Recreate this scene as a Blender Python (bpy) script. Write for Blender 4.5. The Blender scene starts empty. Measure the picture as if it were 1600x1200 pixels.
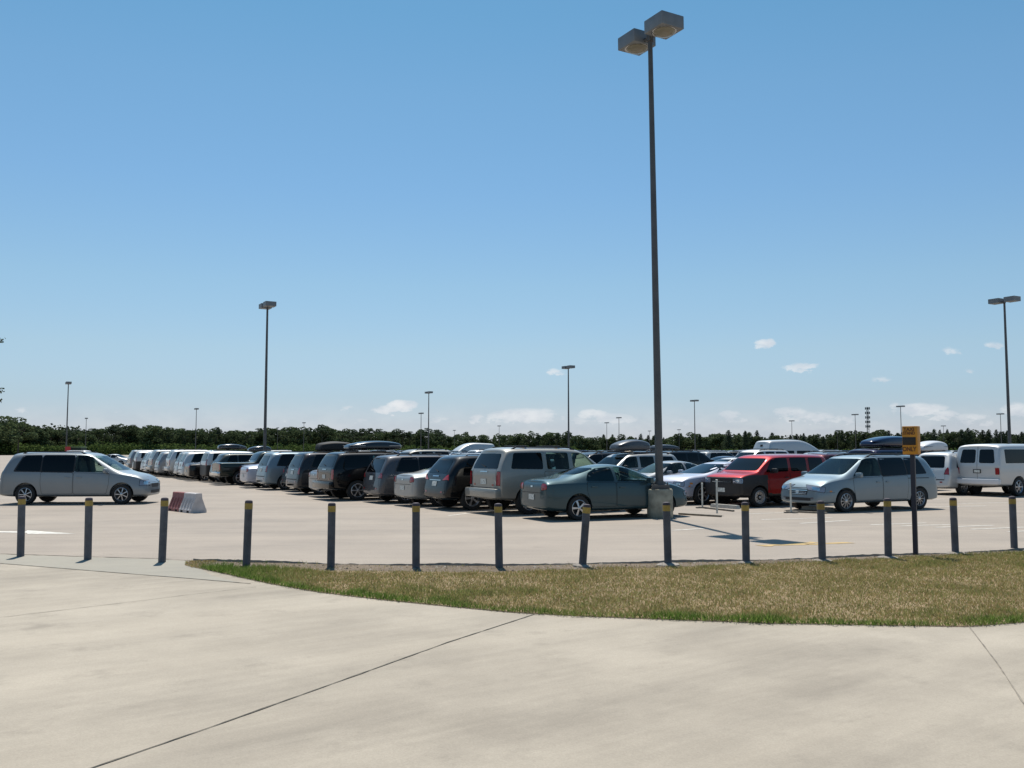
import bpy, bmesh, math, random
import numpy as np
from math import radians, sin, cos, pi, sqrt, atan2
from mathutils import Vector, Matrix
from mathutils.bvhtree import BVHTree
random.seed(7)
S = bpy.context.scene
C = S.collection
# ---------------------------------------------------------------- camera
F, HC = 1450.0, 1.77
TH = math.atan(105.0/F)
cd = bpy.data.cameras.new("camera"); cam = bpy.data.objects.new("camera", cd); C.objects.link(cam)
cd.sensor_width = 36; cd.lens = 36*F/1600; cd.clip_start = 0.1; cd.clip_end = 6000
cam.location = (0, 0, HC); cam.rotation_euler = (radians(90)+TH, 0, 0)
S.camera = cam
S.render.resolution_x = 1024; S.render.resolution_y = 768
# ---------------------------------------------------------------- light
SUN_EL = radians(65); SHX, SHY = 0.17, -0.985          # ground direction the shadows fall
sd = bpy.data.lights.new("sun", 'SUN'); sun = bpy.data.objects.new("sun", sd); C.objects.link(sun)
sd.energy = 4.9; sd.angle = radians(0.53); sd.color = (1.0, 0.955, 0.88)
tosun = Vector((-SHX*cos(SUN_EL), -SHY*cos(SUN_EL), sin(SUN_EL))).normalized()
sun.rotation_euler = tosun.to_track_quat('Z', 'Y').to_euler(); sun.location = (0, 0, 60)
S.view_settings.view_transform = 'Standard'; S.view_settings.look = 'None'
S.view_settings.exposure = 0.25; S.view_settings.gamma = 1.0
S.cycles.max_bounces = 6; S.cycles.transparent_max_bounces = 12
S.cycles.use_adaptive_sampling = True
try: S.cycles.use_denoising = True
except Exception: pass

def ray(px, py):
    r = Vector(((px-800)/F, 0, 0)); u = Vector((0, -sin(TH), cos(TH)))*((600-py)/F)
    return r + u + Vector((0, cos(TH), sin(TH)))
def G(px, py, z=0.0):                                  # point of the plane z under a photo pixel
    d = ray(px, py); t = (z-HC)/d.z
    return Vector((d.x*t, d.y*t, z))
def AT(px, py, Y):                                     # point at depth Y
    d = ray(px, py); t = Y/d.y
    return Vector((d.x*t, Y, HC+d.z*t))
LA = radians(30)                                       # the lot's grid: U across the rows, V along them
def UV(u, v): return Vector((u*cos(LA)-v*sin(LA), u*sin(LA)+v*cos(LA), 0))

# ---------------------------------------------------------------- node helpers
def newmat(name):
    m = bpy.data.materials.new(name); m.use_nodes = True
    nt = m.node_tree; b = nt.nodes['Principled BSDF']
    return m, nt, b
def N(nt, t, **kw):
    n = nt.nodes.new(t)
    for k, v in kw.items():
        if k.startswith('i_'): n.inputs[k[2:].replace('_', ' ')].default_value = v
        else: setattr(n, k, v)
    return n
def L(nt, a, b): nt.links.new(a, b)
def ramp(nt, fac, stops):
    r = nt.nodes.new('ShaderNodeValToRGB'); e = r.color_ramp.elements
    while len(e) < len(stops): e.new(0.5)
    for i, (p, c) in enumerate(stops):
        e[i].position = p; e[i].color = (c[0], c[1], c[2], 1) if len(c) == 3 else c
    L(nt, fac, r.inputs[0]); return r
def mixc(nt, fac, a, b, mode='MIX'):
    m = nt.nodes.new('ShaderNodeMix'); m.data_type = 'RGBA'; m.blend_type = mode
    for sock, val in ((m.inputs[0], fac), (m.inputs[6], a), (m.inputs[7], b)):
        if hasattr(val, 'is_linked') or hasattr(val, 'links'): L(nt, val, sock)
        elif isinstance(val, (int, float)): sock.default_value = val
        else: sock.default_value = (val[0], val[1], val[2], 1)
    return m.outputs[2]
def noise(nt, vec, scale, detail=4, rough=.55, lo=.35, hi=.65):
    n = nt.nodes.new('ShaderNodeTexNoise'); n.inputs['Scale'].default_value = scale
    n.inputs['Detail'].default_value = detail; n.inputs['Roughness'].default_value = rough
    L(nt, vec, n.inputs['Vector'])
    mr = nt.nodes.new('ShaderNodeMapRange'); mr.inputs[1].default_value = lo; mr.inputs[2].default_value = hi
    L(nt, n.outputs[0], mr.inputs[0]); return mr.outputs[0]
def simple(name, col, rough=.6, metal=0, spec=.5, coat=0, var=0.0, vscale=3.0):
    m, nt, b = newmat(name)
    b.inputs['Base Color'].default_value = (*col, 1); b.inputs['Roughness'].default_value = rough
    b.inputs['Metallic'].default_value = metal; b.inputs['Specular IOR Level'].default_value = spec
    b.inputs['Coat Weight'].default_value = coat
    if var:
        g = nt.nodes.new('ShaderNodeTexCoord')
        f = noise(nt, g.outputs['Object'], vscale)
        c = mixc(nt, f, tuple(x*(1-var) for x in col), tuple(min(1, x*(1+var)) for x in col))
        L(nt, c, b.inputs['Base Color'])
    return m
# ---------------------------------------------------------------- sky with small clouds
W = bpy.data.worlds.new("World"); S.world = W; W.use_nodes = True
wn = W.node_tree; bg = wn.nodes['Background']
sky = wn.nodes.new('ShaderNodeTexSky'); sky.sky_type = 'NISHITA'; sky.sun_disc = False
sky.sun_elevation = SUN_EL; sky.sun_rotation = math.atan2(tosun.x, tosun.y)
sky.altitude = 0; sky.air_density = 1.25; sky.dust_density = .5; sky.ozone_density = 1.6
bg.inputs['Strength'].default_value = 0.08
tc = wn.nodes.new('ShaderNodeTexCoord'); sep = wn.nodes.new('ShaderNodeSeparateXYZ'); L(wn, tc.outputs['Generated'], sep.inputs[0])
def M(op, a, b=None, c=None, nt=wn):
    n = nt.nodes.new('ShaderNodeMath'); n.operation = op
    for i, v in enumerate((a, b, c)):
        if v is None: continue
        if isinstance(v, (int, float)): n.inputs[i].default_value = v
        else: L(nt, v, n.inputs[i])
    return n.outputs[0]
ysafe = M('MAXIMUM', sep.outputs[1], 0.02)
qx = M('DIVIDE', sep.outputs[0], ysafe); qz = M('DIVIDE', sep.outputs[2], ysafe)
cmb = wn.nodes.new('ShaderNodeCombineXYZ'); L(wn, qx, cmb.inputs[0]); L(wn, M('MULTIPLY', qz, 2.2), cmb.inputs[2])
nz = wn.nodes.new('ShaderNodeTexNoise'); nz.inputs['Scale'].default_value = 28; nz.inputs['Detail'].default_value = 6
nz.inputs['Roughness'].default_value = .62; L(wn, cmb.outputs[0], nz.inputs['Vector'])
nz2 = wn.nodes.new('ShaderNodeTexNoise'); nz2.inputs['Scale'].default_value = 75; nz2.inputs['Detail'].default_value = 5
nz2.inputs['Roughness'].default_value = .6; L(wn, cmb.outputs[0], nz2.inputs['Vector'])
dx = M('MULTIPLY', M('SUBTRACT', nz.outputs[0], .5), .030)
dz = M('MULTIPLY', M('SUBTRACT', nz2.outputs[0], .5), .014)
qx2 = M('ADD', qx, dx); qz2 = M('ADD', qz, dz)
cl = [(1198,536,15,8,.85),(1190,541,10,5,.6),(1256,574,27,8,.7),(1268,571,14,6,.5),(868,581,15,6,.6),(1376,592,18,6,.4),(1485,547,18,6,.45),
      (1552,539,18,5,.5),(1511,580,10,5,.4),(883,553,8,4,.2),(630,634,22,10,.95),(608,640,26,8,.7),(586,641,16,6,.5),(543,637,14,5,.45),
      (820,650,62,13,.75),(850,646,30,11,.5),(745,655,16,9,.65),(775,656,25,8,.5),(930,648,26,10,.7),(955,654,50,11,.55),(905,656,30,9,.4),(1065,660,22,9,.45),
      (1140,648,24,10,.5),(1150,655,40,9,.4),(1235,645,35,11,.6),(1270,652,50,11,.55),(1320,655,34,11,.45),(1440,640,50,11,.75),(1475,648,30,9,.6),
      (1520,655,50,12,.5),(1590,640,30,13,.65),(35,640,20,6,.4),(180,644,14,6,.35),(120,646,16,5,.3),(680,655,40,8,.4),(560,656,30,7,.35),(500,656,36,7,.3),
      (452,655,25,6,.3),(1400,634,14,6,.5)]
acc = None
for (px, py, rx, ry, al) in cl:
    d = ray(px, py); cx, cz = d.x/d.y, d.z/d.y
    a = M('MULTIPLY', M('SUBTRACT', qx2, cx), F/(rx*1.25)); b = M('MULTIPLY', M('SUBTRACT', qz2, cz), F/(ry*1.25))
    r2 = M('ADD', M('MULTIPLY', a, a), M('MULTIPLY', b, b))
    v = M('MULTIPLY', M('MAXIMUM', M('SUBTRACT', 1.0, r2), 0.0), al)
    acc = v if acc is None else M('MAXIMUM', acc, v)
dd = M('ADD', acc, M('MULTIPLY', M('SUBTRACT', nz2.outputs[0], .5), 1.5))
def mrange(v, a, b_):
    n = wn.nodes.new('ShaderNodeMapRange'); n.interpolation_type = 'SMOOTHSTEP'; n.inputs[1].default_value = a; n.inputs[2].default_value = b_; L(wn, v, n.inputs[0]); return n.outputs[0]
puff = M('MULTIPLY', mrange(dd, .12, .55), M('MINIMUM', M('MULTIPLY', acc, 3.0), 1.0))
haze_band = M('MULTIPLY', mrange(qz, .062, .012), .30)
cf = M('MINIMUM', M('MAXIMUM', M('MULTIPLY', puff, M('MULTIPLY_ADD', acc, .62, .22)), haze_band), .96)
tint = ramp(wn, sep.outputs[2], [(0, (0.332, 0.43, 0.72)), (0.017, (0.337, 0.42, 0.7)), (0.058, (0.345, 0.425, 0.605)), (0.106, (0.383, 0.451, 0.55)), (0.175, (0.385, 0.475, 0.536)), (0.272, (0.35, 0.477, 0.548)), (0.365, (0.33, 0.485, 0.536)), (0.437, (0.288, 0.478, 0.525)), (0.7, (0.266, 0.46, 0.52))])
tm = wn.nodes.new('ShaderNodeVectorMath'); tm.operation = 'MULTIPLY'; L(wn, sky.outputs[0], tm.inputs[0]); L(wn, tint.outputs[0], tm.inputs[1])   # clear humid air: bluer than the default sky
t2 = wn.nodes.new('ShaderNodeVectorMath'); t2.operation = 'SCALE'; L(wn, tm.outputs[0], t2.inputs[0]); t2.inputs[3].default_value = 2.0
ccol = mixc(wn, mrange(nz.outputs[0], .35, .65), (7.0, 7.3, 7.9), (9.3, 9.3, 9.4))
mx = mixc(wn, cf, t2.outputs[0], ccol)
L(wn, mx, bg.inputs['Color'])
# ---------------------------------------------------------------- materials
def ground_mat(name, base, dark, light, streak=None, fine=60, bump=.15, pebble=.12, blot_amt=.35):
    m, nt, b = newmat(name)
    t = nt.nodes.new('ShaderNodeTexCoord'); o = t.outputs['Object']
    rt_ = nt.nodes.new('ShaderNodeMapping'); L(nt, o, rt_.inputs[0]); rt_.inputs['Rotation'].default_value = (0, 0, -(streak or 0))
    mp = nt.nodes.new('ShaderNodeMapping'); L(nt, rt_.outputs[0], mp.inputs[0]); mp.inputs['Scale'].default_value = (.13 if streak is not None else 1, 1, 1)
    st = noise(nt, mp.outputs[0], .8, 5, .6, .36, .66)
    c = mixc(nt, st, dark, base)
    big = noise(nt, o, .35, 6, .65, .42, .68)
    c = mixc(nt, M('MULTIPLY', big, .7, nt=nt), c, light)
    blot = noise(nt, o, 1.7, 6, .7, .56, .78)
    c = mixc(nt, M('MULTIPLY', blot, blot_amt, nt=nt), c, tuple(x*.93 for x in dark))
    mid = noise(nt, mp.outputs[0], 3.1, 6, .7, .45, .72); c = mixc(nt, M('MULTIPLY', mid, .35, nt=nt), c, light)
    sp_ = noise(nt, o, .9, 3, .5, .68, .76); c = mixc(nt, M('MULTIPLY', sp_, .45, nt=nt), c, tuple(x*.72 for x in dark))
    fn = noise(nt, o, fine, 3, .7, .3, .7)
    c = mixc(nt, 1.0, c, ramp(nt, fn, [(0, (1-pebble,)*3), (1, (1+pebble*.6,)*3)]).outputs[0], 'MULTIPLY')
    spk = noise(nt, o, fine*2.6, 2, .6, .66, .74)
    c = mixc(nt, M('MULTIPLY', spk, pebble*2.2, nt=nt), c, tuple(x*.45 for x in dark))
    L(nt, c, b.inputs['Base Color']); b.inputs['Roughness'].default_value = .85
    b.inputs['Specular IOR Level'].default_value = .3
    bp = nt.nodes.new('ShaderNodeBump'); bp.inputs['Strength'].default_value = bump; bp.inputs['Distance'].default_value = .01
    L(nt, fn, bp.inputs['Height']); L(nt, bp.outputs[0], b.inputs['Normal'])
    return m
MAT = {}
MAT['concrete'] = ground_mat('driveway_concrete', (.350,.303,.240), (.240,.208,.166), (.43,.375,.30), streak=radians(38), fine=85, pebble=.13, blot_amt=.75)
MAT['apron'] = ground_mat('apron_concrete', (.300,.275,.225), (.25,.232,.195), (.33,.30,.245), streak=radians(8), fine=70, pebble=.06)
MAT['lot'] = ground_mat('lot_surface', (.322,.272,.223), (.262,.225,.188), (.36,.305,.25), streak=radians(6), fine=38, pebble=.20, blot_amt=.6)
MAT['soil'] = ground_mat('soil', (.155,.11,.07), (.085,.06,.038), (.22,.165,.11), fine=18, bump=.6, pebble=.4)
MAT['meadow'] = ground_mat('meadow', (.10,.11,.045), (.06,.08,.03), (.15,.14,.07), fine=2)
MAT['faint_joint'] = simple('faint_joint', (.20,.175,.14), .95, var=.3, vscale=6)
MAT['joint'] = simple('joint', (.085,.075,.06), .95, var=.5, vscale=9)
MAT['white_line'] = simple('white_paint_line', (.55,.52,.46), .8, var=.2, vscale=7)
MAT['yellow_line'] = simple('yellow_paint_line', (.42,.29,.12), .85, var=.2, vscale=5)

m, nt, b = newmat('car_paint')                          # each car's own colour sits on its objects
oi = nt.nodes.new('ShaderNodeObjectInfo'); L(nt, oi.outputs['Color'], b.inputs['Base Color'])
b.inputs['Metallic'].default_value = .5; b.inputs['Specular IOR Level'].default_value = .2
b.inputs['Coat Weight'].default_value = 1.0; b.inputs['Coat IOR'].default_value = 1.40
tcn = nt.nodes.new('ShaderNodeTexCoord'); f_ = noise(nt, tcn.outputs['Object'], 2.2, 5, .6, .3, .75)
L(nt, M('MULTIPLY_ADD', f_, .10, .44, nt=nt), b.inputs['Roughness'])
MAT['paint'] = m
MAT['black'] = simple('black_trim', (.012,.012,.013), .55)
MAT['under'] = simple('underbody', (.01,.01,.01), .9)
MAT['glass'] = simple('tinted_glass', (.002,.0022,.0025), .03, spec=.3)
MAT['interior'] = simple('interior', (.10,.095,.085), .9)
MAT['seat'] = simple('seat_fabric', (.16,.15,.135), .9)
MAT['chrome'] = simple('chrome', (.62,.62,.62), .12, 1)
MAT['alloy'] = simple('alloy', (.50,.50,.51), .3, .8)
MAT['rubber'] = simple('rubber', (.014,.014,.014), .8)
MAT['redlens'] = simple('red_lens', (.26,.008,.012), .12, coat=.6)
MAT['brightred'] = simple('bright_red_lens', (.55,.015,.02), .12, coat=.6)
MAT['clearlens'] = simple('clear_lens', (.26,.26,.29), .12, .45, coat=1)
MAT['amber'] = simple('amber_lens', (.55,.20,.03), .15)
MAT['plate'] = simple('plate', (.55,.56,.52), .5, var=.35, vscale=22)
MAT['grey_plastic'] = simple('grey_plastic', (.055,.055,.055), .5)
MAT['element_grey'] = simple('dark_cladding', (.020,.017,.016), .5)
MAT['greybox'] = simple('grey_box_plastic', (.07,.07,.075), .35, coat=.3)
MAT['blackbox'] = simple('black_box_plastic', (.012,.012,.014), .22, coat=.5)
MAT['whitebox'] = simple('white_box_plastic', (.62,.62,.63), .3)
MAT['bluebox'] = simple('blue_box_plastic', (.003,.006,.035), .2, coat=.6)
MAT['bagcloth'] = simple('roof_bag_cloth', (.012,.012,.012), .75)
m, nt, b = newmat('clear_glass')
nt.nodes.remove(b); out = nt.nodes['Material Output']
tr = nt.nodes.new('ShaderNodeBsdfTransparent'); tr.inputs[0].default_value = (.50,.62,.57,1)
gl = nt.nodes.new('ShaderNodeBsdfGlossy'); gl.inputs['Roughness'].default_value = .02
fr = nt.nodes.new('ShaderNodeFresnel'); fr.inputs[0].default_value = 1.42
ms = nt.nodes.new('ShaderNodeMixShader'); L(nt, fr.outputs[0], ms.inputs[0]); L(nt, tr.outputs[0], ms.inputs[1]); L(nt, gl.outputs[0], ms.inputs[2])
L(nt, ms.outputs[0], out.inputs[0]); MAT['clearglass'] = m

# ---------------------------------------------------------------- object helpers
def link(name, me, parent=None):
    o = bpy.data.objects.new(name, me); C.objects.link(o)
    if parent is not None: o.parent = parent
    return o
def tag(o, label=None, cat=None, group=None, kind=None):
    for k, v in (('label', label), ('category', cat), ('group', group), ('kind', kind)):
        if v: o[k] = v
    return o
def empty(name, loc=(0,0,0), rz=0):
    o = link(name, None); o.location = loc; o.rotation_euler = (0, 0, rz); o.empty_display_size = .3
    return o
def copy_tree(o, parent=None):
    c = o.copy(); C.objects.link(c)
    if parent is not None:
        c.parent = parent; c.matrix_parent_inverse = o.matrix_parent_inverse.copy()
    for ch in o.children: copy_tree(ch, c)
    return c
class MB:
    def __init__(s): s.v = []; s.f = []; s.m = []
    def add(s, vs, fs, mi=0, mat=None):
        n = len(s.v)
        s.v += [tuple(mat @ Vector(p)) if mat else tuple(p) for p in vs]
        s.f += [tuple(i+n for i in f) for f in fs]; s.m += [mi]*len(fs); return s
    def box(s, c, d, mi=0, mat=None, taper=1.0):
        x, y, z = c; a, b_, h = d[0]/2, d[1]/2, d[2]/2; t = taper
        vs = [(x-a,y-b_,z-h),(x+a,y-b_,z-h),(x+a,y+b_,z-h),(x-a,y+b_,z-h),(x-a*t,y-b_*t,z+h),(x+a*t,y-b_*t,z+h),(x+a*t,y+b_*t,z+h),(x-a*t,y+b_*t,z+h)]
        return s.add(vs, [(0,3,2,1),(4,5,6,7),(0,1,5,4),(1,2,6,5),(2,3,7,6),(3,0,4,7)], mi, mat)
    def bevbox(s, c, d, r=.03, mi=0, mat=None):
        bm = bmesh.new(); bmesh.ops.create_cube(bm, size=1)
        for v in bm.verts: v.co = Vector((v.co.x*d[0], v.co.y*d[1], v.co.z*d[2]))
        bmesh.ops.bevel(bm, geom=bm.edges[:], offset=r, segments=2, affect='EDGES', profile=.6)
        for v in bm.verts: v.co += Vector(c)
        bm.verts.index_update()
        s.add([v.co[:] for v in bm.verts], [[v.index for v in f.verts] for f in bm.faces], mi, mat); bm.free(); return s
    def tube(s, pts, r, n=8, mi=0, cap=True):
        pts = [Vector(p) for p in pts]; rs = r if isinstance(r, (list, tuple)) else [r]*len(pts)
        base = len(s.v)
        for i, p in enumerate(pts):
            d = (pts[min(i+1, len(pts)-1)]-pts[max(i-1, 0)]).normalized()
            a = d.cross(Vector((0,0,1)));  a = Vector((1,0,0)) if a.length < .05 else a.normalized()
            b_ = d.cross(a).normalized()
            for k in range(n):
                t = 2*pi*k/n; s.v.append(tuple(p+(a*cos(t)+b_*sin(t))*rs[i]))
        for i in range(len(pts)-1):
            for k in range(n):
                a0 = base+i*n+k; a1 = base+i*n+(k+1) % n
                s.f.append((a0, a1, a1+n, a0+n)); s.m.append(mi)
        if cap:
            s.f.append(tuple(base+k for k in range(n))[::-1]); s.m.append(mi)
            s.f.append(tuple(base+(len(pts)-1)*n+k for k in range(n))); s.m.append(mi)
        return s
    def lathe(s, prof, n=24, axis='Z', mi=0, mat=None, cap=True):
        vs = []; fs = []
        for (r, h) in prof:
            for k in range(n):
                t = 2*pi*k/n
                vs.append((r*cos(t), r*sin(t), h) if axis == 'Z' else (r*cos(t), h, r*sin(t)))
        for i in range(len(prof)-1):
            for k in range(n):
                a0 = i*n+k; a1 = i*n+(k+1) % n; fs.append((a0, a1, a1+n, a0+n))
        if cap: fs.append(tuple(range(n))[::-1]); fs.append(tuple((len(prof)-1)*n+k for k in range(n)))
        return s.add(vs, fs, mi, mat)
    def mesh(s, name, mats, sharp=35):
        me = bpy.data.meshes.new(name); me.from_pydata(s.v, [], s.f)
        for mm in (mats if isinstance(mats, (list, tuple)) else [mats]): me.materials.append(mm)
        me.polygons.foreach_set('material_index', s.m); me.update()
        bm = bmesh.new(); bm.from_mesh(me); bmesh.ops.recalc_face_normals(bm, faces=bm.faces[:]); bm.to_mesh(me); bm.free()
        if sharp:
            me.polygons.foreach_set('use_smooth', [True]*len(me.polygons)); me.set_sharp_from_angle(angle=radians(sharp))
        return me
    def build(s, name, mats, parent=None, sharp=35): return link(name, s.mesh(name, mats, sharp), parent)

def sheet(name, pts, z, mat, parent=None):             # a flat polygon on the ground
    me = bpy.data.meshes.new(name); me.from_pydata([(p[0], p[1], z) for p in pts], [], [tuple(range(len(pts)))])
    me.materials.append(mat); me.update()
    if me.polygons[0].normal.z < 0: me.flip_normals()
    return link(name, me, parent)
def strip(name, pts, w, z, mat, jitter=0.0):           # thin line along ground points
    rnd = random.Random(len(pts)*7+int(w*1000)); vs = []; fs = []; P = []
    for i in range(len(pts)-1):
        a, b_ = Vector((pts[i][0], pts[i][1], 0)), Vector((pts[i+1][0], pts[i+1][1], 0))
        n = max(1, int((b_-a).length/.12)) if jitter else 1
        P += [a.lerp(b_, k/n) for k in range(n)]
    P.append(Vector((pts[-1][0], pts[-1][1], 0)))
    for i, p in enumerate(P):
        d = (P[min(i+1, len(P)-1)]-P[max(i-1, 0)]).normalized(); q = Vector((-d.y, d.x, 0))
        j = rnd.uniform(-1, 1)*jitter; ww = w*(1+rnd.uniform(-.5, .8)*(1 if jitter else 0))
        vs += [tuple(p+q*(j+ww/2)+Vector((0,0,z))), tuple(p+q*(j-ww/2)+Vector((0,0,z)))]
    for i in range(len(P)-1): fs.append((2*i, 2*i+1, 2*i+3, 2*i+2))
    me = bpy.data.meshes.new(name); me.from_pydata(vs, [], fs); me.materials.append(mat); me.update()
    if me.polygons[0].normal.z < 0: me.flip_normals()
    return link(name, me)
def gxy(px, py): g = G(px, py); return (g.x, g.y)
# ---------------------------------------------------------------- the setting
st = lambda o: tag(o, kind='structure')
st(sheet('ground', [(-900,-60),(900,-60),(1500,1600),(-1500,1600)], -.03, MAT['meadow']))
st(sheet('parking_lot_surface', [(-260,-50),(200,-50),(420,470),(60,530),(-330,360)], 0.0, MAT['lot']))
edge_px = [(-400,850),(0,866),(120,870),(253,874),(292,877),(400,879),(520,882),(650,884),(780,884.5),(917,882),(1044,880),(1166,877),(1285,873),(1388,869),(1493,865),(1600,860),(1750,852),(2000,840)]
E = [gxy(*p) for p in edge_px]
st(sheet('driveway', [(-30,-12)]+[(-30, E[0][1]+1.2)]+E+[(30, E[-1][1]+1), (30,-12)], .006, MAT['concrete']))
ap = [gxy(*p) for p in [(-400,851),(0,867),(120,871),(253,875),(296,878),(330,900),(375,911.5),(300,905),(160,894),(0,881),(-400,860)]]
st(sheet('apron', ap, .008, MAT['apron']))
isl_px = [(289,884),(291,879),(303,876.5),(400,879.5),(520,882.5),(650,884.5),(780,885),(917,882.5),(1044,880.5),(1166,877.5),(1285,873.5),(1388,869.5),(1493,865.5),(1600,860.5),(1750,852.5),(2000,840)]
front_px = [(2000,968),(1750,975),(1600,974),(1510,981),(1200,975.5),(1000,968),(900,964),(800,958.5),(700,949),(600,939),(500,927),(420,913),(370,902),(330,893),(300,887)]
ISL = [gxy(*p) for p in isl_px+front_px]
st(sheet('island_soil', ISL, .010, MAT['soil']))
for nm, pts, w, j in [('joint', [(0,866),(120,870),(253,874),(300,877)], .035, .008), ('joint', [(-300,868),(0,881),(160,894),(300,905),(392,913)], .018, .004),
                 ('joint', [(835,961),(700,1005),(520,1070),(330,1138),(150,1200),(-60,1272)], .013, .002), ('joint', [(-300,998),(0,966),(200,942),(330,926),(400,918)], .008, .002),
                 ('joint', [(1514,980),(1560,1040),(1600,1102),(1680,1240)], .009, .001), ('joint', [(303,875.5),(400,878.5),(650,883.5),(780,884.5),(917,882),(1044,880),(1285,873),(1493,865),(1600,860),(1800,850)], .075, .03)]:  # last strip: painted shadow of the paving step along the island's back edge
    st(strip(nm, [gxy(*p) for p in pts], w, .0105, MAT['faint_joint'] if pts[0] in ((1514,980),(-300,998)) else MAT['joint'], j))
def marking(pts, w, mat='white_line', j=0): st(strip('road_marking', [gxy(*p) for p in pts], w, .005, MAT[mat], j))
for a, b_ in [((1360,820.2),(1447,817.3)),((1408,822.0),(1487,819.8)),((1462,824.2),(1552,821)),((1517,827.2),(1640,822.5)),((1575,831),(1700,826)),
              ((1452,792.5),(1540,790.5)),((1490,787),(1600,785)),((1250,818),(1330,813)),((1168,803),(1230,801)),((1050,829),(1100,826)),((1190,812),(1300,809)),
              ((1440,781),(1475,780)),((700,806),(735,802))]:
    marking([a, b_], .10)
marking([(1188,853),(1235,851),(1275,847.5)], .22, 'yellow_line', .05); marking([(1262,851),(1328,848)], .16, 'yellow_line', .04)
marking([(1050,790),(1078,788)], .15, 'yellow_line', .02)
st(sheet('road_marking', [gxy(*p) for p in [(-120,829),(40,830.6),(43,828.8),(118,834.2),(43,834.6),(42,832.8),(-120,830.8)]], .005, MAT['white_line']))
# ---------------------------------------------------------------- cars
def roundpoly(pts, r=.05, n=4):
    out = []; k = len(pts)
    for i in range(k):
        p, a, b_ = Vector(pts[i]), Vector(pts[i-1]), Vector(pts[(i+1) % k])
        da, db = (a-p), (b_-p); rr = min(r, da.length*.45, db.length*.45)
        p0 = p+da.normalized()*rr; p1 = p+db.normalized()*rr
        for j in range(n+1):
            t = j/n; out.append(((1-t)**2)*p0+2*t*(1-t)*p+t*t*p1)
    return [(q.x, q.y) for q in out]
def polymesh(pts, step):                               # convex 2-D polygon filled with a fine grid
    ar = sum(pts[i-1][0]*pts[i][1]-pts[i][0]*pts[i-1][1] for i in range(len(pts)))
    if ar < 0: pts = pts[::-1]
    x0, x1 = min(p[0] for p in pts), max(p[0] for p in pts); y0, y1 = min(p[1] for p in pts), max(p[1] for p in pts)
    nx, ny = max(1, int((x1-x0)/step)), max(1, int((y1-y0)/step))
    bm = bmesh.new(); g = [[bm.verts.new((x0+(x1-x0)*i/nx, y0+(y1-y0)*j/ny, 0)) for i in range(nx+1)] for j in range(ny+1)]
    for j in range(ny):
        for i in range(nx): bm.faces.new((g[j][i], g[j][i+1], g[j+1][i+1], g[j+1][i]))
    for i in range(len(pts)):
        a, b_ = pts[i-1], pts[i]; dx_, dy_ = b_[0]-a[0], b_[1]-a[1]
        if dx_*dx_+dy_*dy_ < 1e-10: continue
        bmesh.ops.bisect_plane(bm, geom=bm.verts[:]+bm.edges[:]+bm.faces[:], dist=1e-6, plane_co=(a[0], a[1], 0), plane_no=(dy_, -dx_, 0), clear_outer=True)
    return bm
WHEELS = {}
def wheel_parts(r, style, w=.21):
    key = (r, style)
    if key in WHEELS: return WHEELS[key]
    t = MB(); rr = r*.66
    t.lathe([(rr*.98,-w*.42),(rr*1.05,-w*.5),(r*.93,-w*.5),(r*.985,-w*.42),(r,-w*.25),(r,w*.25),(r*.985,w*.42),(r*.93,w*.5),(rr*1.05,w*.5),(rr*.98,w*.42),(rr*.9,w*.1)], 28, 'Y', 0)
    tm = t.mesh('tyre', MAT['rubber'])
    a = MB()
    a.lathe([(rr*1.01,w*.30),(rr*1.03,w*.47),(rr*.97,w*.49),(rr*.90,w*.34),(rr*.88,w*.05)], 28, 'Y', 0, None, False)
    a.lathe([(rr*.89,w*.04),(rr*.89,w*.07)], 24, 'Y', 1)
    if style == 'steel':
        a.lathe([(rr*.90,w*.28),(rr*.8,w*.40),(rr*.45,w*.36),(rr*.42,w*.28)], 24, 'Y', 0, None, False)
        a.lathe([(rr*.30,w*.30),(rr*.28,w*.40)], 16, 'Y', 1)
        for k in range(8): a.box((0,w*.39,0),(rr*.12,.01,rr*.12),1,Matrix.Rotation(k*pi/4,4,'Y')@Matrix.Translation((rr*.62,0,0)))
    else:
        n = {'five':5,'seven':7,'ten':10,'six':6}[style]; ww = {'five':.24,'seven':.13,'ten':.085,'six':.18}[style]
        for k in range(n):
            mt = Matrix.Rotation(2*pi*k/n, 4, 'Y')
            a.add([(rr*.12,w*.44,-rr*ww*.36),(rr*.12,w*.44,rr*ww*.36),(rr*.93,w*.36,rr*ww*.58),(rr*.93,w*.36,-rr*ww*.58),
                   (rr*.12,w*.2,-rr*ww*.36),(rr*.12,w*.2,rr*ww*.36),(rr*.93,w*.2,rr*ww*.58),(rr*.93,w*.2,-rr*ww*.58)],
                  [(0,1,2,3),(4,7,6,5),(0,4,5,1),(1,5,6,2),(2,6,7,3),(3,7,4,0)], 0, mt)
    a.lathe([(rr*.2,w*.3),(rr*.2,w*.45),(rr*.14,w*.48)], 14, 'Y', 0)
    am = a.mesh('rim', [MAT['alloy'], MAT['under']])
    WHEELS[key] = (tm, am); return tm, am

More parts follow.
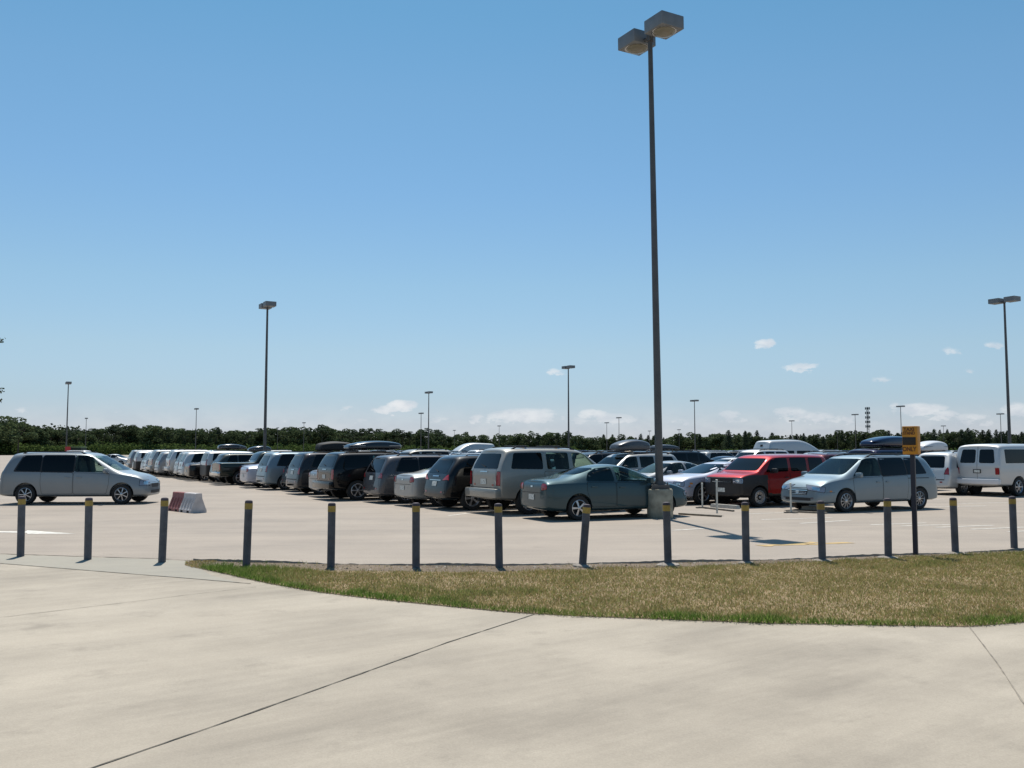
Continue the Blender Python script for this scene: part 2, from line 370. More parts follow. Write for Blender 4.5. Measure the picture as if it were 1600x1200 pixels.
def temp_eval(me, mods):
    o = bpy.data.objects.new('tmp', me); C.objects.link(o)
    for fn in mods: fn(o)
    dg = bpy.context.evaluated_depsgraph_get(); r = bpy.data.meshes.new_from_object(o.evaluated_get(dg))
    bpy.data.objects.remove(o); return r
def prism(poly, axis, a, b_, mi, scale2=1.0):
    """closed prism of a 2-D polygon; axis 'y': poly=(x,z); axis 'x': poly=(y,z)"""
    n = len(poly); me = bpy.data.meshes.new('c'); cx = sum(p[0] for p in poly)/n
    f = (lambda p, t: (p[0], t, p[1])) if axis == 'y' else (lambda p, t: (t, p[0], p[1]))
    vs = [f(p, a) for p in poly]+[f(p, b_) for p in poly]
    fs = [tuple(range(n)), tuple(range(2*n-1, n-1, -1))]+[(i, i+n, (i+1) % n+n, (i+1) % n) for i in range(n)]
    me.from_pydata(vs, [], fs)
    bm = bmesh.new(); bm.from_mesh(me); bmesh.ops.recalc_face_normals(bm, faces=bm.faces[:]); bm.to_mesh(me); bm.free()
    for _ in range(3): me.materials.append(None)
    me.polygons.foreach_set('material_index', [mi]*len(me.polygons)); return me
def bool_cut(me, cut):
    co = bpy.data.objects.new('cut', cut); C.objects.link(co)
    def f(o):
        md = o.modifiers.new('b', 'BOOLEAN'); md.operation = 'DIFFERENCE'; md.object = co; md.solver = 'EXACT'; md.material_mode = 'INDEX'
    def ext(m_):
        if not len(m_.vertices): return (0,)*6
        a = np.empty(len(m_.vertices)*3, np.float32); m_.vertices.foreach_get('co', a); a = a.reshape(-1,3); return tuple(a.min(0))+tuple(a.max(0))
    e0 = ext(me); r = me
    for k in range(6):                                  # the exact solver now and then fails on touching faces: nudge and retry
        co.location = (k*.0037, k*.0029, k*.0023); r = temp_eval(me, [f]); e1 = ext(r)
        if len(r.polygons) > .6*len(me.polygons) and max(abs(a-b_) for a, b_ in zip(e0, e1)) < .08: break
        print('boolean retry', k)
    else: r = me
    bpy.data.objects.remove(co)
    return r

MODELS = {}
def car_model(name, sp):
    Lc, Wh = sp['L'], sp['Wh']; R = sp['r']
    root = empty(name); root['tmpl'] = 1
    # --- body loft
    vs = []; fs = []; rings = sp['rings']; K = 10
    for (xl, xb, xt, zl, zb, zt, wl, wb, wt) in rings:
        pr = [(xl,0,zl),(xl,.80*wl,zl),(xl,.965*wl,zl+.07),(xl+(xb-xl)*.15,wl,zl+.42*(zb-zl)),(xl+(xb-xl)*.8,wl*.3+wb*.7+.012,zb-.13*min(1,(zb-zl)/.5)),(xb,wb,zb),
              (xb*.55+xt*.45,wb*.5+wt*.5+.012,zb*.55+zt*.45),(xt,wt,zt-.11*min(1,(zt-zb)/.3)),(xt,.80*wt,zt-.02*min(1,(zt-zb)/.15)),(xt,0,zt)]
        b0 = len(vs)
        for (x, y, z) in pr: vs.append((x, y*Wh if 0 < y else 0, z))
        for (x, y, z) in pr[1:-1]: vs.append((x, -y*Wh, z))
    n1 = K+K-2
    def li(r, k): return r*n1+k
    def ri(r, k): return r*n1+(k if k in (0, K-1) else K+k-1)
    for r in range(len(rings)-1):
        for k in range(K-1):
            fs.append((li(r,k), li(r,k+1), li(r+1,k+1), li(r+1,k))); fs.append((ri(r,k), ri(r+1,k), ri(r+1,k+1), ri(r,k+1)))
    for r in (0, len(rings)-1):
        for k in range(K-1):
            q = [li(r,k), li(r,k+1), ri(r,k+1), ri(r,k)]; q2 = []
            for i in q:
                if i not in q2: q2.append(i)
            fs.append(tuple(q2 if r else q2[::-1]))
    me = bpy.data.meshes.new('body'); me.from_pydata(vs, [], fs)
    bm = bmesh.new(); bm.from_mesh(me); bmesh.ops.recalc_face_normals(bm, faces=bm.faces[:])
    cl_ = bm.edges.layers.float.new('crease_edge'); bm.verts.ensure_lookup_table()
    for e in bm.edges:
        a, b_ = e.verts[0].index, e.verts[1].index
        for r in range(len(rings)-1):
            for k, cv in ((5, sp.get('belt_crease', .45)), (2, .5), (7, sp.get('roof_crease', .15))):
                for fn in (li, ri):
                    if {a, b_} == {fn(r,k), fn(r+1,k)}: e[cl_] = cv
        for r, cv in sp.get('ring_crease', {}).items():
            for k in range(K-1):
                for fn in (li, ri):
                    if {a, b_} == {fn(r,k), fn(r,k+1)}: e[cl_] = cv
    bm.to_mesh(me); bm.free()
    def sub(o):
        md = o.modifiers.new('s', 'SUBSURF'); md.levels = 3 if sp.get('fine') else 2; md.render_levels = md.levels
    for mm in (MAT['paint'], MAT['under'], MAT['interior']): me.materials.append(mm)
    sm = temp_eval(me, [sub])
    bm = bmesh.new(); bm.from_mesh(sm); bvh = BVHTree.FromBMesh(bm)
    bm.free()
    body = sm
    axles = (sp['xr'], sp['xf'])
    for ax in axles:
        for s in (1, -1):
            ra = R+.065; n = 32
            poly = [(ax+ra*cos(2*pi*i/n), R+ra*sin(2*pi*i/n)) for i in range(n)]
            body = bool_cut(body, prism(poly, 'y', s*(Wh-.27), s*(Wh+.3), 1))
    clear = [w for w in sp['side_windows'] if w[1]]
    if sp.get('cabin'):
        cp, cw = sp['cabin']
        body = bool_cut(body, prism(cp, 'y', -cw*Wh, cw*Wh, 2))
        for (poly, c_) in clear:
            body = bool_cut(body, prism(roundpoly(poly, .06), 'y', -Wh-.2, Wh+.2, 2))
        xm = sum(p[0] for p in cp)/len(cp)
        body = bool_cut(body, prism(roundpoly(sp['windshield'], .08), 'x', xm, Lc+.5, 2))
        if sp.get('rear_clear'): body = bool_cut(body, prism(roundpoly(sp['rear_window'], .08), 'x', -.5, xm, 2))
    for p in body.polygons:
        if p.material_index == 0 and p.normal.z < -.7 and p.center.z < .75: p.material_index = 1
    body.materials.clear()
    mi_ = [p.material_index for p in body.polygons]
    for mm in (MAT['paint'], MAT['under'], MAT['interior'], MAT['element_grey']): body.materials.append(mm)
    body.polygons.foreach_set('material_index', mi_)
    zone = sp.get('zone')
    if zone:
        for p in body.polygons:
            if p.material_index == 0 and zone(p.center.x, abs(p.center.y), p.center.z, p.normal): p.material_index = 3
    body.polygons.foreach_set('use_smooth', [True]*len(body.polygons)); body.set_sharp_from_angle(angle=radians(38))
    body.transform(Matrix.Translation((-Lc/2, 0, 0)))
    link('body', body, root)
    # --- patches that hug the body
    def patch(pname, poly, mode, mat, off=.004, r=.04, step=.09, parent=root, side=1, ang=0, org=None):
        bm = polymesh(roundpoly(poly, r) if r else poly, step)
        for v in bm.verts:
            a, z = v.co.x, v.co.y
            if mode == 'side': o_, d_ = Vector((a, side*3, z)), Vector((0, -side, 0))
            elif mode == 'rear': o_, d_ = Vector((-3, a, z)), Vector((1, 0, 0))
            elif mode == 'front': o_, d_ = Vector((Lc+3, a, z)), Vector((-1, 0, 0))
            elif mode == 'top': o_, d_ = Vector((a, z, 4)), Vector((0, 0, -1))
            elif mode == 'diag':   # ang: direction the ray travels; org: corner point (x,y)
                d_ = Vector((cos(ang), side*sin(ang), 0)); q = Vector((-sin(ang), side*cos(ang), 0))
                o_ = Vector((org[0], side*org[1], z))+q*a-d_*3
            h, nn, i_, ds = bvh.ray_cast(o_, d_)
            if h is None:
                h, nn, i_, ds = bvh.find_nearest(o_+d_*3)
            if nn.dot(d_) > 0: nn = -nn
            v.co = h+nn*off
            v.co.x -= Lc/2
        bmesh.ops.recalc_face_normals(bm, faces=bm.faces[:])
        f0 = sum((f.normal for f in bm.faces), Vector())
        dm = {'side': Vector((0,side,0)), 'rear': Vector((-1,0,0)), 'front': Vector((1,0,0)), 'top': Vector((0,0,1)), 'diag': Vector((-cos(ang), -side*sin(ang), 0))}[mode]
        if f0.dot(dm) < 0: bmesh.ops.reverse_faces(bm, faces=bm.faces[:])
        me = bpy.data.meshes.new(pname); bm.to_mesh(me); bm.free(); me.materials.append(mat)
        me.polygons.foreach_set('use_smooth', [True]*len(me.polygons))
        return link(pname, me, parent)
    for s in (1, -1):
        for poly in sp.get('trims', []): patch('window_trim', poly, 'side', MAT['black'], .002, .07, side=s)
        for (poly, c_) in sp['side_windows']: patch('side_window', poly, 'side', MAT['clearglass'] if (c_ and sp.get('cabin')) else MAT['glass'], .005, .06, side=s)
        for poly in sp.get('doors', []):
            cx = sum(p[0] for p in poly)/len(poly); cz = sum(p[1] for p in poly)/len(poly)
            big = [(p[0]+(.009 if p[0] > cx else -.009), p[1]+(.009 if p[1] > cz else -.009)) for p in poly]
            sm_ = patch('door_seam', big, 'side', MAT['under'], .0018, .05, side=s)
            dr = patch('door', poly, 'side', MAT['paint'], .0035, .05, side=s, step=.06); sm_.parent = dr
        for poly in sp.get('cladding', []): patch('cladding', poly, 'side', sp.get('clad_mat', MAT['grey_plastic']), .006, .03, side=s)
        for (x, z) in sp.get('handles', []):
            h, nn, _, _ = bvh.ray_cast(Vector((x, s*3, z)), Vector((0, -s, 0)))
            q = MB(); q.bevbox((x-Lc/2, h.y+s*.018, z), (.17, .03, .03), .008); q.build('door_handle', sp.get('handle_mat', MAT['paint']), root)
        mx_, mz_ = sp['mirror']
        h, nn, _, _ = bvh.ray_cast(Vector((mx_, s*3, mz_)), Vector((0, -s, 0)))
        q = MB(); q.bevbox((mx_-Lc/2, h.y+s*.17, mz_+.06), (.11, .22, .15), .04); q.box((mx_-Lc/2+.01, h.y+s*.04, mz_), (.05, .14, .04))
        q.build('wing_mirror', sp.get('mirror_mat', MAT['paint']), root)
        for (nm, org, ang, poly, mt) in sp.get('corner_lights', []):
            lt = patch(nm, poly, 'diag', MAT[mt], .009, .03, .05, side=s, ang=ang, org=org)
            cx = sum(p[0] for p in poly)/len(poly); cz = sum(p[1] for p in poly)/len(poly)
            big = [(p[0]+(.012 if p[0] > cx else -.012), p[1]+(.012 if p[1] > cz else -.012)) for p in poly]
            patch('light_surround', big, 'diag', MAT['under'], .005, .03, .05, side=s, ang=ang, org=org, parent=lt)
            if nm == 'headlight':
                sm3 = [(cx+(p[0]-cx)*.42, cz+(p[1]-cz)*.55) for p in poly]; patch('bulb', sm3, 'diag', MAT['chrome'], .014, .02, .04, side=s, ang=ang, org=org, parent=lt)
    if sp.get('windshield'): patch('windshield', sp['windshield'], 'front', MAT['clearglass'] if sp.get('cabin') else MAT['glass'], .005, .09)
    if sp.get('rear_window'):
        for rw in (sp['rear_window'] if isinstance(sp['rear_window'][0][0], tuple) else [sp['rear_window']]):
            patch('rear_window', rw, 'rear', MAT['clearglass'] if sp.get('rear_clear') else MAT['glass'], .005, .08)
    for (nm, mode, poly, mt, off) in sp.get('patches', []): patch(nm, poly, mode, MAT[mt], off, .02)
    for (nm, pts, rad, mt) in sp.get('tubes', []):
        for s in (1, -1):
            q = MB(); pz = []
            for i_, p in enumerate(pts):
                h, nn, _, _ = bvh.ray_cast(Vector((p[0], p[1], 4)), Vector((0,0,-1))); pz.append((p[0]-Lc/2, p[1]*s, h.z+(.05 if 0 < i_ < len(pts)-1 else -.01)))
            q.tube(pz, rad, 6); q.build(nm, MAT[mt], root)
    for (nm, c_, d_, mt, bv) in sp.get('boxes', []):
        if nm == 'roof_crossbar':
            h, nn, _, _ = bvh.ray_cast(Vector((c_[0], .6, 4)), Vector((0,0,-1))); c_ = (c_[0], c_[1], max(h.z+.055, bvh.ray_cast(Vector((c_[0], 0, 4)), Vector((0,0,-1)))[0].z+.01))
        q = MB(); q.bevbox((c_[0]-Lc/2, c_[1], c_[2]), d_, bv); q.build(nm, MAT[mt], root)
    if sp.get('cabin'):
        fz = sp['seatz']
        for (x, y) in sp['seats']:
            q = MB(); tl = Matrix.Translation((x-Lc/2, y, fz))@Matrix.Rotation(radians(-14), 4, 'Y')
            q.bevbox((0,0,.24),(.12,.46,.48),.05,0,tl); q.bevbox((-.01,0,.52),(.09,.24,.13),.04,0,tl)
            q.build('seat', MAT['seat'], root)
        q = MB(); sx, sy = sp['wheel_pos']; c_ = Vector((sx-Lc/2, sy, fz+.28))
        q.tube([c_+Vector((.07*sin(t)*0+.06*cos(t), .18*sin(t), .17*cos(t))) for t in [2*pi*k/16 for k in range(17)]], .014, 6)
        q.build('steering_wheel', MAT['black'], root)
    for ax in axles:
        for s in (1, -1):
            wr = link('wheel', None, root); wr.empty_display_size = .2
            wr.location = (ax-Lc/2, s*(Wh-.105-.012), R)
            if s < 0: wr.rotation_euler = (0, 0, pi)
            tm, am = wheel_parts(R, sp.get('rim', 'five')); link('tyre', tm, wr); link('rim', am, wr)
    MODELS[name] = dict(root=root, sp=sp, L=Lc, W=Wh, parts=None)
    return root
def far_mesh(name):
    md = MODELS[name]
    if md.get('far'): return md['far']
    bpy.context.view_layer.update()
    vs = []; fs = []; mi = []; mats = []; sm = []
    def rec(o, mtx):
        if o.type == 'MESH' and o.name.split('.')[0] not in ('seat', 'steering_wheel', 'door_seam', 'door_handle'):
            n = len(vs); vs.extend([tuple(mtx@v.co) for v in o.data.vertices])
            mp = []
            for m_ in o.data.materials:
                m2 = MAT['glass'] if m_ == MAT['clearglass'] else m_
                if m2 not in mats: mats.append(m2)
                mp.append(mats.index(m2))
            for p in o.data.polygons:
                fs.append(tuple(i+n for i in p.vertices)); mi.append(mp[p.material_index])
        for ch in o.children: rec(ch, mtx@ch.matrix_basis)
    rec(md['root'], Matrix())
    me = bpy.data.meshes.new(name+'_whole'); me.from_pydata(vs, [], fs)
    for m_ in mats: me.materials.append(m_)
    me.polygons.foreach_set('material_index', mi); me.polygons.foreach_set('use_smooth', [True]*len(fs)); me.update()
    me.set_sharp_from_angle(angle=radians(38)); md['far'] = me; return me
def setcol(o, col):
    o.color = (*col, 1)
    for ch in o.children: setcol(ch, col)
COL = dict(white=(.52,.52,.51), silver=(.24,.245,.25), ltsilver=(.33,.335,.325), champagne=(.28,.272,.245), grey=(.075,.074,.08), dkgrey=(.022,.022,.025),
           black=(.002,.002,.0025), dkgreen=(.010,.018,.015), teal=(.035,.068,.078), blue=(.02,.045,.13), dkblue=(.004,.007,.035), ltblue=(.19,.24,.27), red=(.30,.009,.008),
           maroon=(.04,.004,.006), dkred=(.075,.007,.007), gold=(.18,.15,.10), greygreen=(.045,.05,.045), lavender=(.40,.41,.47), bluesilver=(.235,.255,.265))
KIND = dict(sedan='sedan', coupe='sedan', minivan='minivan', newvan='minivan', suv='suv', crossover='suv', boxy='suv', fullvan='van', hightop='camper_van', pickup='pickup_truck')
CAT = dict(sedan='car', coupe='car', minivan='minivan', newvan='minivan', suv='suv', crossover='suv', boxy='suv', fullvan='van', hightop='van', pickup='pickup truck')
PLACED = []
def put(model, col, center, heading, label, group=None, far=False, scale=None):
    md = MODELS[model]
    if far:
        o = link(KIND[model], far_mesh(model))
        o.color = (*COL[col], 1)
    else:
        if not md.get('used') : o = md['root']; md['used'] = True; md['spare'] = None
        else: o = copy_tree(md['root'])
        # strip extras hung on the template by an earlier caller
        for ch in list(o.children_recursive):
            if ch.get('extra'): bpy.data.objects.remove(ch)
        if 'tmpl' in o: del o['tmpl']
        o.name = KIND[model]; setcol(o, COL[col])
    o.location = (center[0], center[1], 0); o.rotation_euler = (0, 0, heading)
    if scale: o.scale = scale
    tag(o, label, CAT[model], group); PLACED.append(o); return o
def put_a(model, col, u0, v_near, label, group=None, dh=0, **k):   # tail at u0, facing across the lot
    md = MODELS[model]; c = UV(u0+md['L']/2, v_near+md['W']); return put(model, col, c, LA+radians(dh), label, group, **k)
def put_b(model, col, u0, v_near, label, group=None, dh=0, **k):   # nose at u0, facing back
    md = MODELS[model]; c = UV(u0+md['L']/2, v_near+md['W']); return put(model, col, c, LA+pi+radians(dh), label, group, **k)

D45 = radians(45)
# rings: xl xb xt | zl zb zt | wl wb wt    (x from the tail)
def van_rings(H=1.76):
    h = H
    return [(.03,.11,.36,.34,1.02,h-.12,.84,.82,.66),(.09,.17,.44,.27,1.04,h-.05,.95,.93,.76),(.40,.44,.72,.24,1.05,h-.01,.99,.965,.79),(1.3,1.3,1.5,.24,1.05,h,1,.97,.80),
            (2.3,2.3,2.35,.24,1.04,h,1,.97,.80),(3.0,3.0,2.95,.24,1.03,h-.03,1,.965,.78),(3.36,3.39,3.16,.24,1.02,h-.10,1,.96,.75),(4.00,4.04,4.04,.24,1.0,1.115,1,.94,.80),
            (4.32,4.32,4.32,.24,.96,1.06,.99,.91,.76),(4.74,4.73,4.72,.24,.89,.99,.95,.86,.72),(4.97,4.95,4.92,.25,.77,.85,.85,.79,.62),(5.08,5.06,5.03,.29,.66,.73,.70,.67,.52)]
VAN = dict(L=5.1, Wh=.97, r=.335, xr=1.0, xf=4.22, rings=van_rings(), rim='seven', fine=True,
    cabin=([(2.0,1.02),(3.75,1.0),(3.15,1.60),(2.0,1.64)], .66), seatz=.98, seats=[(2.75,.38),(2.75,-.38)], wheel_pos=(3.3,.38),
    trims=[[(.56,1.09),(2.62,1.06),(2.62,1.655),(.84,1.645)]],
    side_windows=[([(2.62,1.085),(3.76,1.065),(3.15,1.57),(2.97,1.625),(2.62,1.635)],True),([(1.52,1.10),(2.57,1.085),(2.57,1.635),(1.52,1.635)],False),([(.64,1.13),(1.47,1.10),(1.47,1.635),(.88,1.625)],False)],
    windshield=[(-.74,1.13),(.74,1.13),(.61,1.61),(-.61,1.61)], rear_window=[(-.66,1.10),(.66,1.10),(.56,1.57),(-.56,1.57)],
    doors=[[(2.60,.36),(3.70,.36),(3.78,.7),(3.78,1.02),(2.60,1.05)],[(1.50,.70),(1.55,.36),(2.57,.36),(2.57,1.05),(1.50,1.07)]],
    handles=[(2.78,.90),(2.38,.90)], mirror=(3.70,1.06),
    corner_lights=[('taillight',(.1,.86),D45,[(-.13,.84),(.16,.84),(.10,1.12),(-.10,1.12)],'redlens'),('headlight',(4.85,.70),pi+D45,[(-.16,.62),(.26,.62),(.30,.79),(-.12,.80)],'clearlens')],
    patches=[('license_plate','rear',[(-.16,.82),(.16,.82),(.16,.97),(-.16,.97)],'plate',.012),('grille','front',[(-.34,.55),(.34,.55),(.36,.68),(-.36,.68)],'black',.006),
             ('bumper_step','rear',[(-.7,.60),(.7,.60),(.7,.64),(-.7,.64)],'black',.004),('lower_grille','front',[(-.45,.36),(.45,.36),(.45,.46),(-.45,.46)],'black',.006),
             ('side_moulding','side',[(1.5,.60),(3.75,.60),(3.75,.64),(1.5,.64)],'grey_plastic',.009)],
    tubes=[('roof_rail',[(.75,.62,1.72),(.9,.62,1.79),(2.7,.62,1.80),(2.9,.62,1.74)],.022,'black')])
NV = dict(VAN); NV.update(rim='ten', L=5.12, r=.34, xf=4.10,
    trims=[[(.60,1.13),(2.62,1.06),(2.62,1.655),(.84,1.645)]],
    rings=[tuple(q) for q in [r[:3]+(r[3],)+r[4:] for r in van_rings(1.75)]],
    corner_lights=[('taillight',(.1,.86),D45,[(-.20,.90),(.24,.92),(.24,1.04),(-.10,1.08)],'redlens'),('headlight',(4.85,.70),pi+D45,[(-.10,.60),(.36,.68),(.40,.82),(-.12,.76)],'clearlens')],
    patches=[('license_plate','rear',[(-.16,.82),(.16,.82),(.16,.97),(-.16,.97)],'plate',.012),('grille','front',[(-.34,.52),(.34,.52),(.40,.69),(-.40,.69)],'black',.006),('grille_bar','front',[(-.33,.54),(.33,.54),(.33,.56),(-.33,.56)],'chrome',.016),
             ('grille_bar','front',[(-.35,.59),(.35,.59),(.35,.61),(-.35,.61)],'chrome',.016),('grille_bar','front',[(-.38,.645),(.38,.645),(.38,.67),(-.38,.67)],'chrome',.016),
             ('emblem','front',[(-.055,.55),(.055,.55),(.065,.65),(-.065,.65)],'chrome',.024),('hood_seam','front',[(-.60,.725),(.60,.725),(.60,.735),(-.60,.735)],'under',.004),('lower_grille','front',[(-.50,.35),(.50,.35),(.50,.44),(-.50,.44)],'black',.006),
             ('fog_light','front',[(.50,.40),(.60,.40),(.60,.46),(.50,.46)],'clearlens',.008),('fog_light','front',[(-.60,.40),(-.50,.40),(-.50,.46),(-.60,.46)],'clearlens',.008),
             ('door_track','side',[(.55,.985),(1.5,.985),(1.5,1.005),(.55,1.005)],'under',.005)],
    tubes=[('roof_rail',[(.75,.62,1.71),(.9,.62,1.78),(2.7,.62,1.79),(2.95,.62,1.72)],.022,'black')])
NV['boxes'] = [('roof_crossbar',(1.35,0,1.80),(.05,1.24,.035),'black',.01),('roof_crossbar',(2.45,0,1.80),(.05,1.24,.035),'black',.01)]
def suv_rings(L_, H, hood=1.14, zl=.38):
    h = H; k = L_/5.13
    R_ = [(.06,.07,.30,.46,1.20,h-.10,.93,.91,.72),(.10,.13,.38,.42,1.21,h-.04,.98,.955,.79),(.40,.42,.62,zl,1.21,h-.01,1,.97,.81),(1.3,1.3,1.4,zl,1.21,h,1,.97,.82),
            (2.2,2.2,2.2,zl,1.20,h,1,.97,.82),(2.75,2.75,2.70,zl,1.19,h-.03,1,.965,.80),(3.10,3.12,2.98,zl,1.18,h-.09,1,.96,.78),(3.66,3.70,3.70,zl,1.12,hood+.08,1,.93,.84),
            (3.86,3.86,3.86,zl,1.08,hood+.05,1,.92,.82),(4.55,4.55,4.55,zl,1.02,hood-.01,.98,.91,.80),(4.92,4.93,4.92,.42,.92,hood-.07,.93,.88,.74),(5.06,5.07,5.05,.46,.84,hood-.17,.86,.82,.68)]
    return [(a*k,b_*k,c*k,d,e,f,g,h_,i) for (a,b_,c,d,e,f,g,h_,i) in R_]
SUV = dict(L=5.13, Wh=.99, r=.39, xr=1.02, xf=3.98, rings=suv_rings(5.13,1.90), rim='six', fine=True, roof_crease=.35, belt_crease=.6,
    cabin=([(1.75,1.20),(3.35,1.18),(2.92,1.72),(1.75,1.74)], .68), seatz=1.12, seats=[(2.45,.40),(2.45,-.40)], wheel_pos=(3.0,.40),
    trims=[],
    side_windows=[([(2.50,1.25),(3.42,1.22),(3.02,1.66),(2.85,1.72),(2.50,1.73)],True),([(1.62,1.26),(2.36,1.25),(2.36,1.73),(1.62,1.73)],True),([(.44,1.28),(1.48,1.26),(1.48,1.73),(.58,1.72)],False)],
    windshield=[(-.77,1.24),(.77,1.24),(.66,1.70),(-.66,1.70)], rear_window=[(-.76,1.28),(.76,1.28),(.64,1.70),(-.64,1.70)],
    doors=[[(2.42,.52),(3.36,.52),(3.46,.8),(3.46,1.18),(2.42,1.19)],[(1.52,.90),(1.62,.52),(2.39,.52),(2.39,1.19),(1.52,1.20)]],
    handles=[(2.58,1.05),(1.72,1.06)], mirror=(3.28,1.22), mirror_mat=MAT['black'],
    corner_lights=[('taillight',(.1,.92),D45,[(-.10,.82),(.12,.82),(.12,1.20),(-.10,1.20)],'redlens'),('headlight',(4.98,.72),pi+D45*.8,[(-.16,.80),(.22,.80),(.22,.98),(-.16,.98)],'clearlens')],
    patches=[('license_plate','rear',[(-.17,.84),(.17,.84),(.17,.99),(-.17,.99)],'plate',.012),('grille','front',[(-.44,.72),(.44,.72),(.46,.94),(-.46,.94)],'chrome',.006),
             ('tailgate_seam','rear',[(-.80,.74),(.80,.74),(.80,.755),(-.80,.755)],'under',.004)],
    boxes=[('rear_bumper',(.04,0,.60),(.22,1.90,.26),'paint',.05)],
    tubes=[('roof_rail',[(.6,.66,1.86),(.75,.66,1.93),(2.5,.66,1.94),(2.7,.66,1.87)],.024,'black')])
SUV['boxes'].append(('roof_crossbar',(1.1,0,1.945),(.06,1.30,.035),'black',.01)); SUV['boxes'].append(('roof_crossbar',(2.2,0,1.945),(.06,1.30,.035),'black',.01))
def xov_rings():
    h = 1.68
    return [(.03,.12,.42,.40,1.02,h-.14,.84,.82,.64),(.08,.18,.52,.32,1.04,h-.06,.95,.93,.76),(.38,.42,.74,.29,1.04,h-.01,1,.965,.80),(1.2,1.2,1.35,.29,1.03,h,1,.97,.80),
            (2.0,2.0,2.05,.29,1.02,h-.005,1,.97,.80),(2.5,2.5,2.48,.29,1.01,h-.04,1,.965,.78),(2.92,2.94,2.76,.29,1.0,h-.11,1,.96,.74),(3.46,3.50,3.50,.29,.97,1.07,1,.92,.80),
            (3.66,3.66,3.66,.29,.95,1.04,1,.91,.78),(4.16,4.15,4.14,.30,.88,.95,.95,.86,.70),(4.40,4.38,4.35,.32,.76,.84,.86,.80,.62),(4.52,4.50,4.47,.36,.66,.72,.72,.68,.50)]
XOV = dict(L=4.55, Wh=.93, r=.36, xr=.92, xf=3.60, rings=xov_rings(), rim='five', fine=True,
    trims=[], cabin=None,
    side_windows=[([(2.18,1.08),(3.26,1.06),(2.78,1.50),(2.60,1.55),(2.18,1.56)],True),([(1.30,1.09),(2.10,1.08),(2.10,1.56),(1.30,1.56)],False),([(.62,1.14),(1.22,1.10),(1.22,1.555),(.86,1.54)],False)],
    windshield=[(-.70,1.09),(.70,1.09),(.58,1.53),(-.58,1.53)], rear_window=[(-.66,1.10),(.66,1.10),(.54,1.50),(-.54,1.50)],
    doors=[[(2.14,.42),(3.08,.42),(3.18,.7),(3.18,1.02),(2.14,1.04)],[(1.28,.80),(1.38,.42),(2.11,.42),(2.11,1.04),(1.28,1.05)]],
    handles=[(2.3,.92),(1.45,.93)], mirror=(3.10,1.05),
    corner_lights=[('taillight',(.1,.84),D45,[(-.24,.90),(.22,.94),(.18,1.06),(-.06,1.10)],'brightred'),('headlight',(4.32,.66),pi+D45,[(-.22,.70),(.26,.74),(.24,.86),(-.18,.84)],'clearlens')],
    patches=[('license_plate','rear',[(-.16,.72),(.16,.72),(.16,.86),(-.16,.86)],'plate',.012),('grille','front',[(-.36,.58),(.36,.58),(.38,.72),(-.38,.72)],'black',.006),
             ('chrome_strip','rear',[(-.40,.885),(.40,.885),(.40,.91),(-.40,.91)],'chrome',.012),('lower_grille','front',[(-.42,.38),(.42,.38),(.42,.48),(-.42,.48)],'black',.006)],
    cladding=[],
    tubes=[('roof_rail',[(.8,.58,1.64),(.95,.58,1.71),(2.2,.58,1.72),(2.4,.58,1.65)],.02,'alloy')])
def sedan_rings():
    return [(.02,.03,.08,.34,.88,1.00,.84,.82,.62),(.08,.08,.12,.27,.91,1.05,.94,.91,.70),(.34,.34,.34,.22,.93,1.08,.99,.94,.73),(.70,.72,.72,.21,.945,1.095,1,.95,.73),
            (1.30,1.25,1.42,.21,.935,1.35,1,.955,.66),(1.85,1.85,1.88,.21,.935,1.425,1,.955,.67),(2.35,2.35,2.32,.21,.93,1.435,1,.955,.67),(2.80,2.84,2.72,.21,.925,1.36,1,.95,.65),
            (3.50,3.55,3.56,.21,.90,1.0,1,.925,.78),(3.70,3.70,3.70,.21,.88,.975,.99,.91,.76),(4.14,4.13,4.12,.22,.81,.89,.93,.86,.68),(4.40,4.38,4.36,.24,.71,.79,.83,.78,.58),(4.54,4.52,4.50,.28,.60,.66,.69,.66,.48)]
SED = dict(L=4.58, Wh=.865, r=.315, xr=.97, xf=3.60, rings=sedan_rings(), rim='five', fine=True, rear_clear=True,
    cabin=([(1.05,.93),(3.15,.93),(2.70,1.30),(1.50,1.30)], .60), seatz=.72, seats=[(2.30,.36),(2.30,-.36),(1.72,.32),(1.72,-.32)], wheel_pos=(2.80,.36),
    trims=[],
    side_windows=[([(2.14,.985),(3.22,.965),(2.72,1.28),(2.45,1.345),(2.14,1.355)],True),([(1.20,1.00),(2.06,.985),(2.06,1.355),(1.62,1.325),(1.34,1.20)],True)],
    windshield=[(-.66,.99),(.66,.99),(.52,1.33),(-.52,1.33)], rear_window=[(-.56,1.165),(.56,1.165),(.49,1.33),(-.49,1.33)],
    doors=[[(2.10,.34),(3.10,.34),(3.20,.6),(3.20,.93),(2.10,.955)],[(1.22,.72),(1.36,.34),(2.07,.34),(2.07,.955),(1.22,.965)]],
    handles=[(2.26,.83),(1.42,.85)], mirror=(3.05,.95),
    corner_lights=[('taillight',(.06,.74),D45,[(-.12,.77),(.26,.85),(.20,.925),(-.14,.94)],'redlens'),('headlight',(4.32,.60),pi+D45,[(-.10,.56),(.28,.60),(.30,.72),(-.12,.67)],'clearlens')],
    patches=[('license_plate','rear',[(-.16,.52),(.16,.52),(.16,.66),(-.16,.66)],'plate',.012),('grille','front',[(-.30,.50),(.30,.50),(.32,.60),(-.32,.60)],'black',.006),
             ('lower_grille','front',[(-.42,.30),(.42,.30),(.42,.40),(-.42,.40)],'black',.006),('emblem','rear',[(-.06,.84),(.06,.84),(.06,.88),(-.06,.88)],'chrome',.012),
             ('trunk_seam','rear',[(-.60,.70),(.60,.70),(.60,.712),(-.60,.712)],'under',.004)])
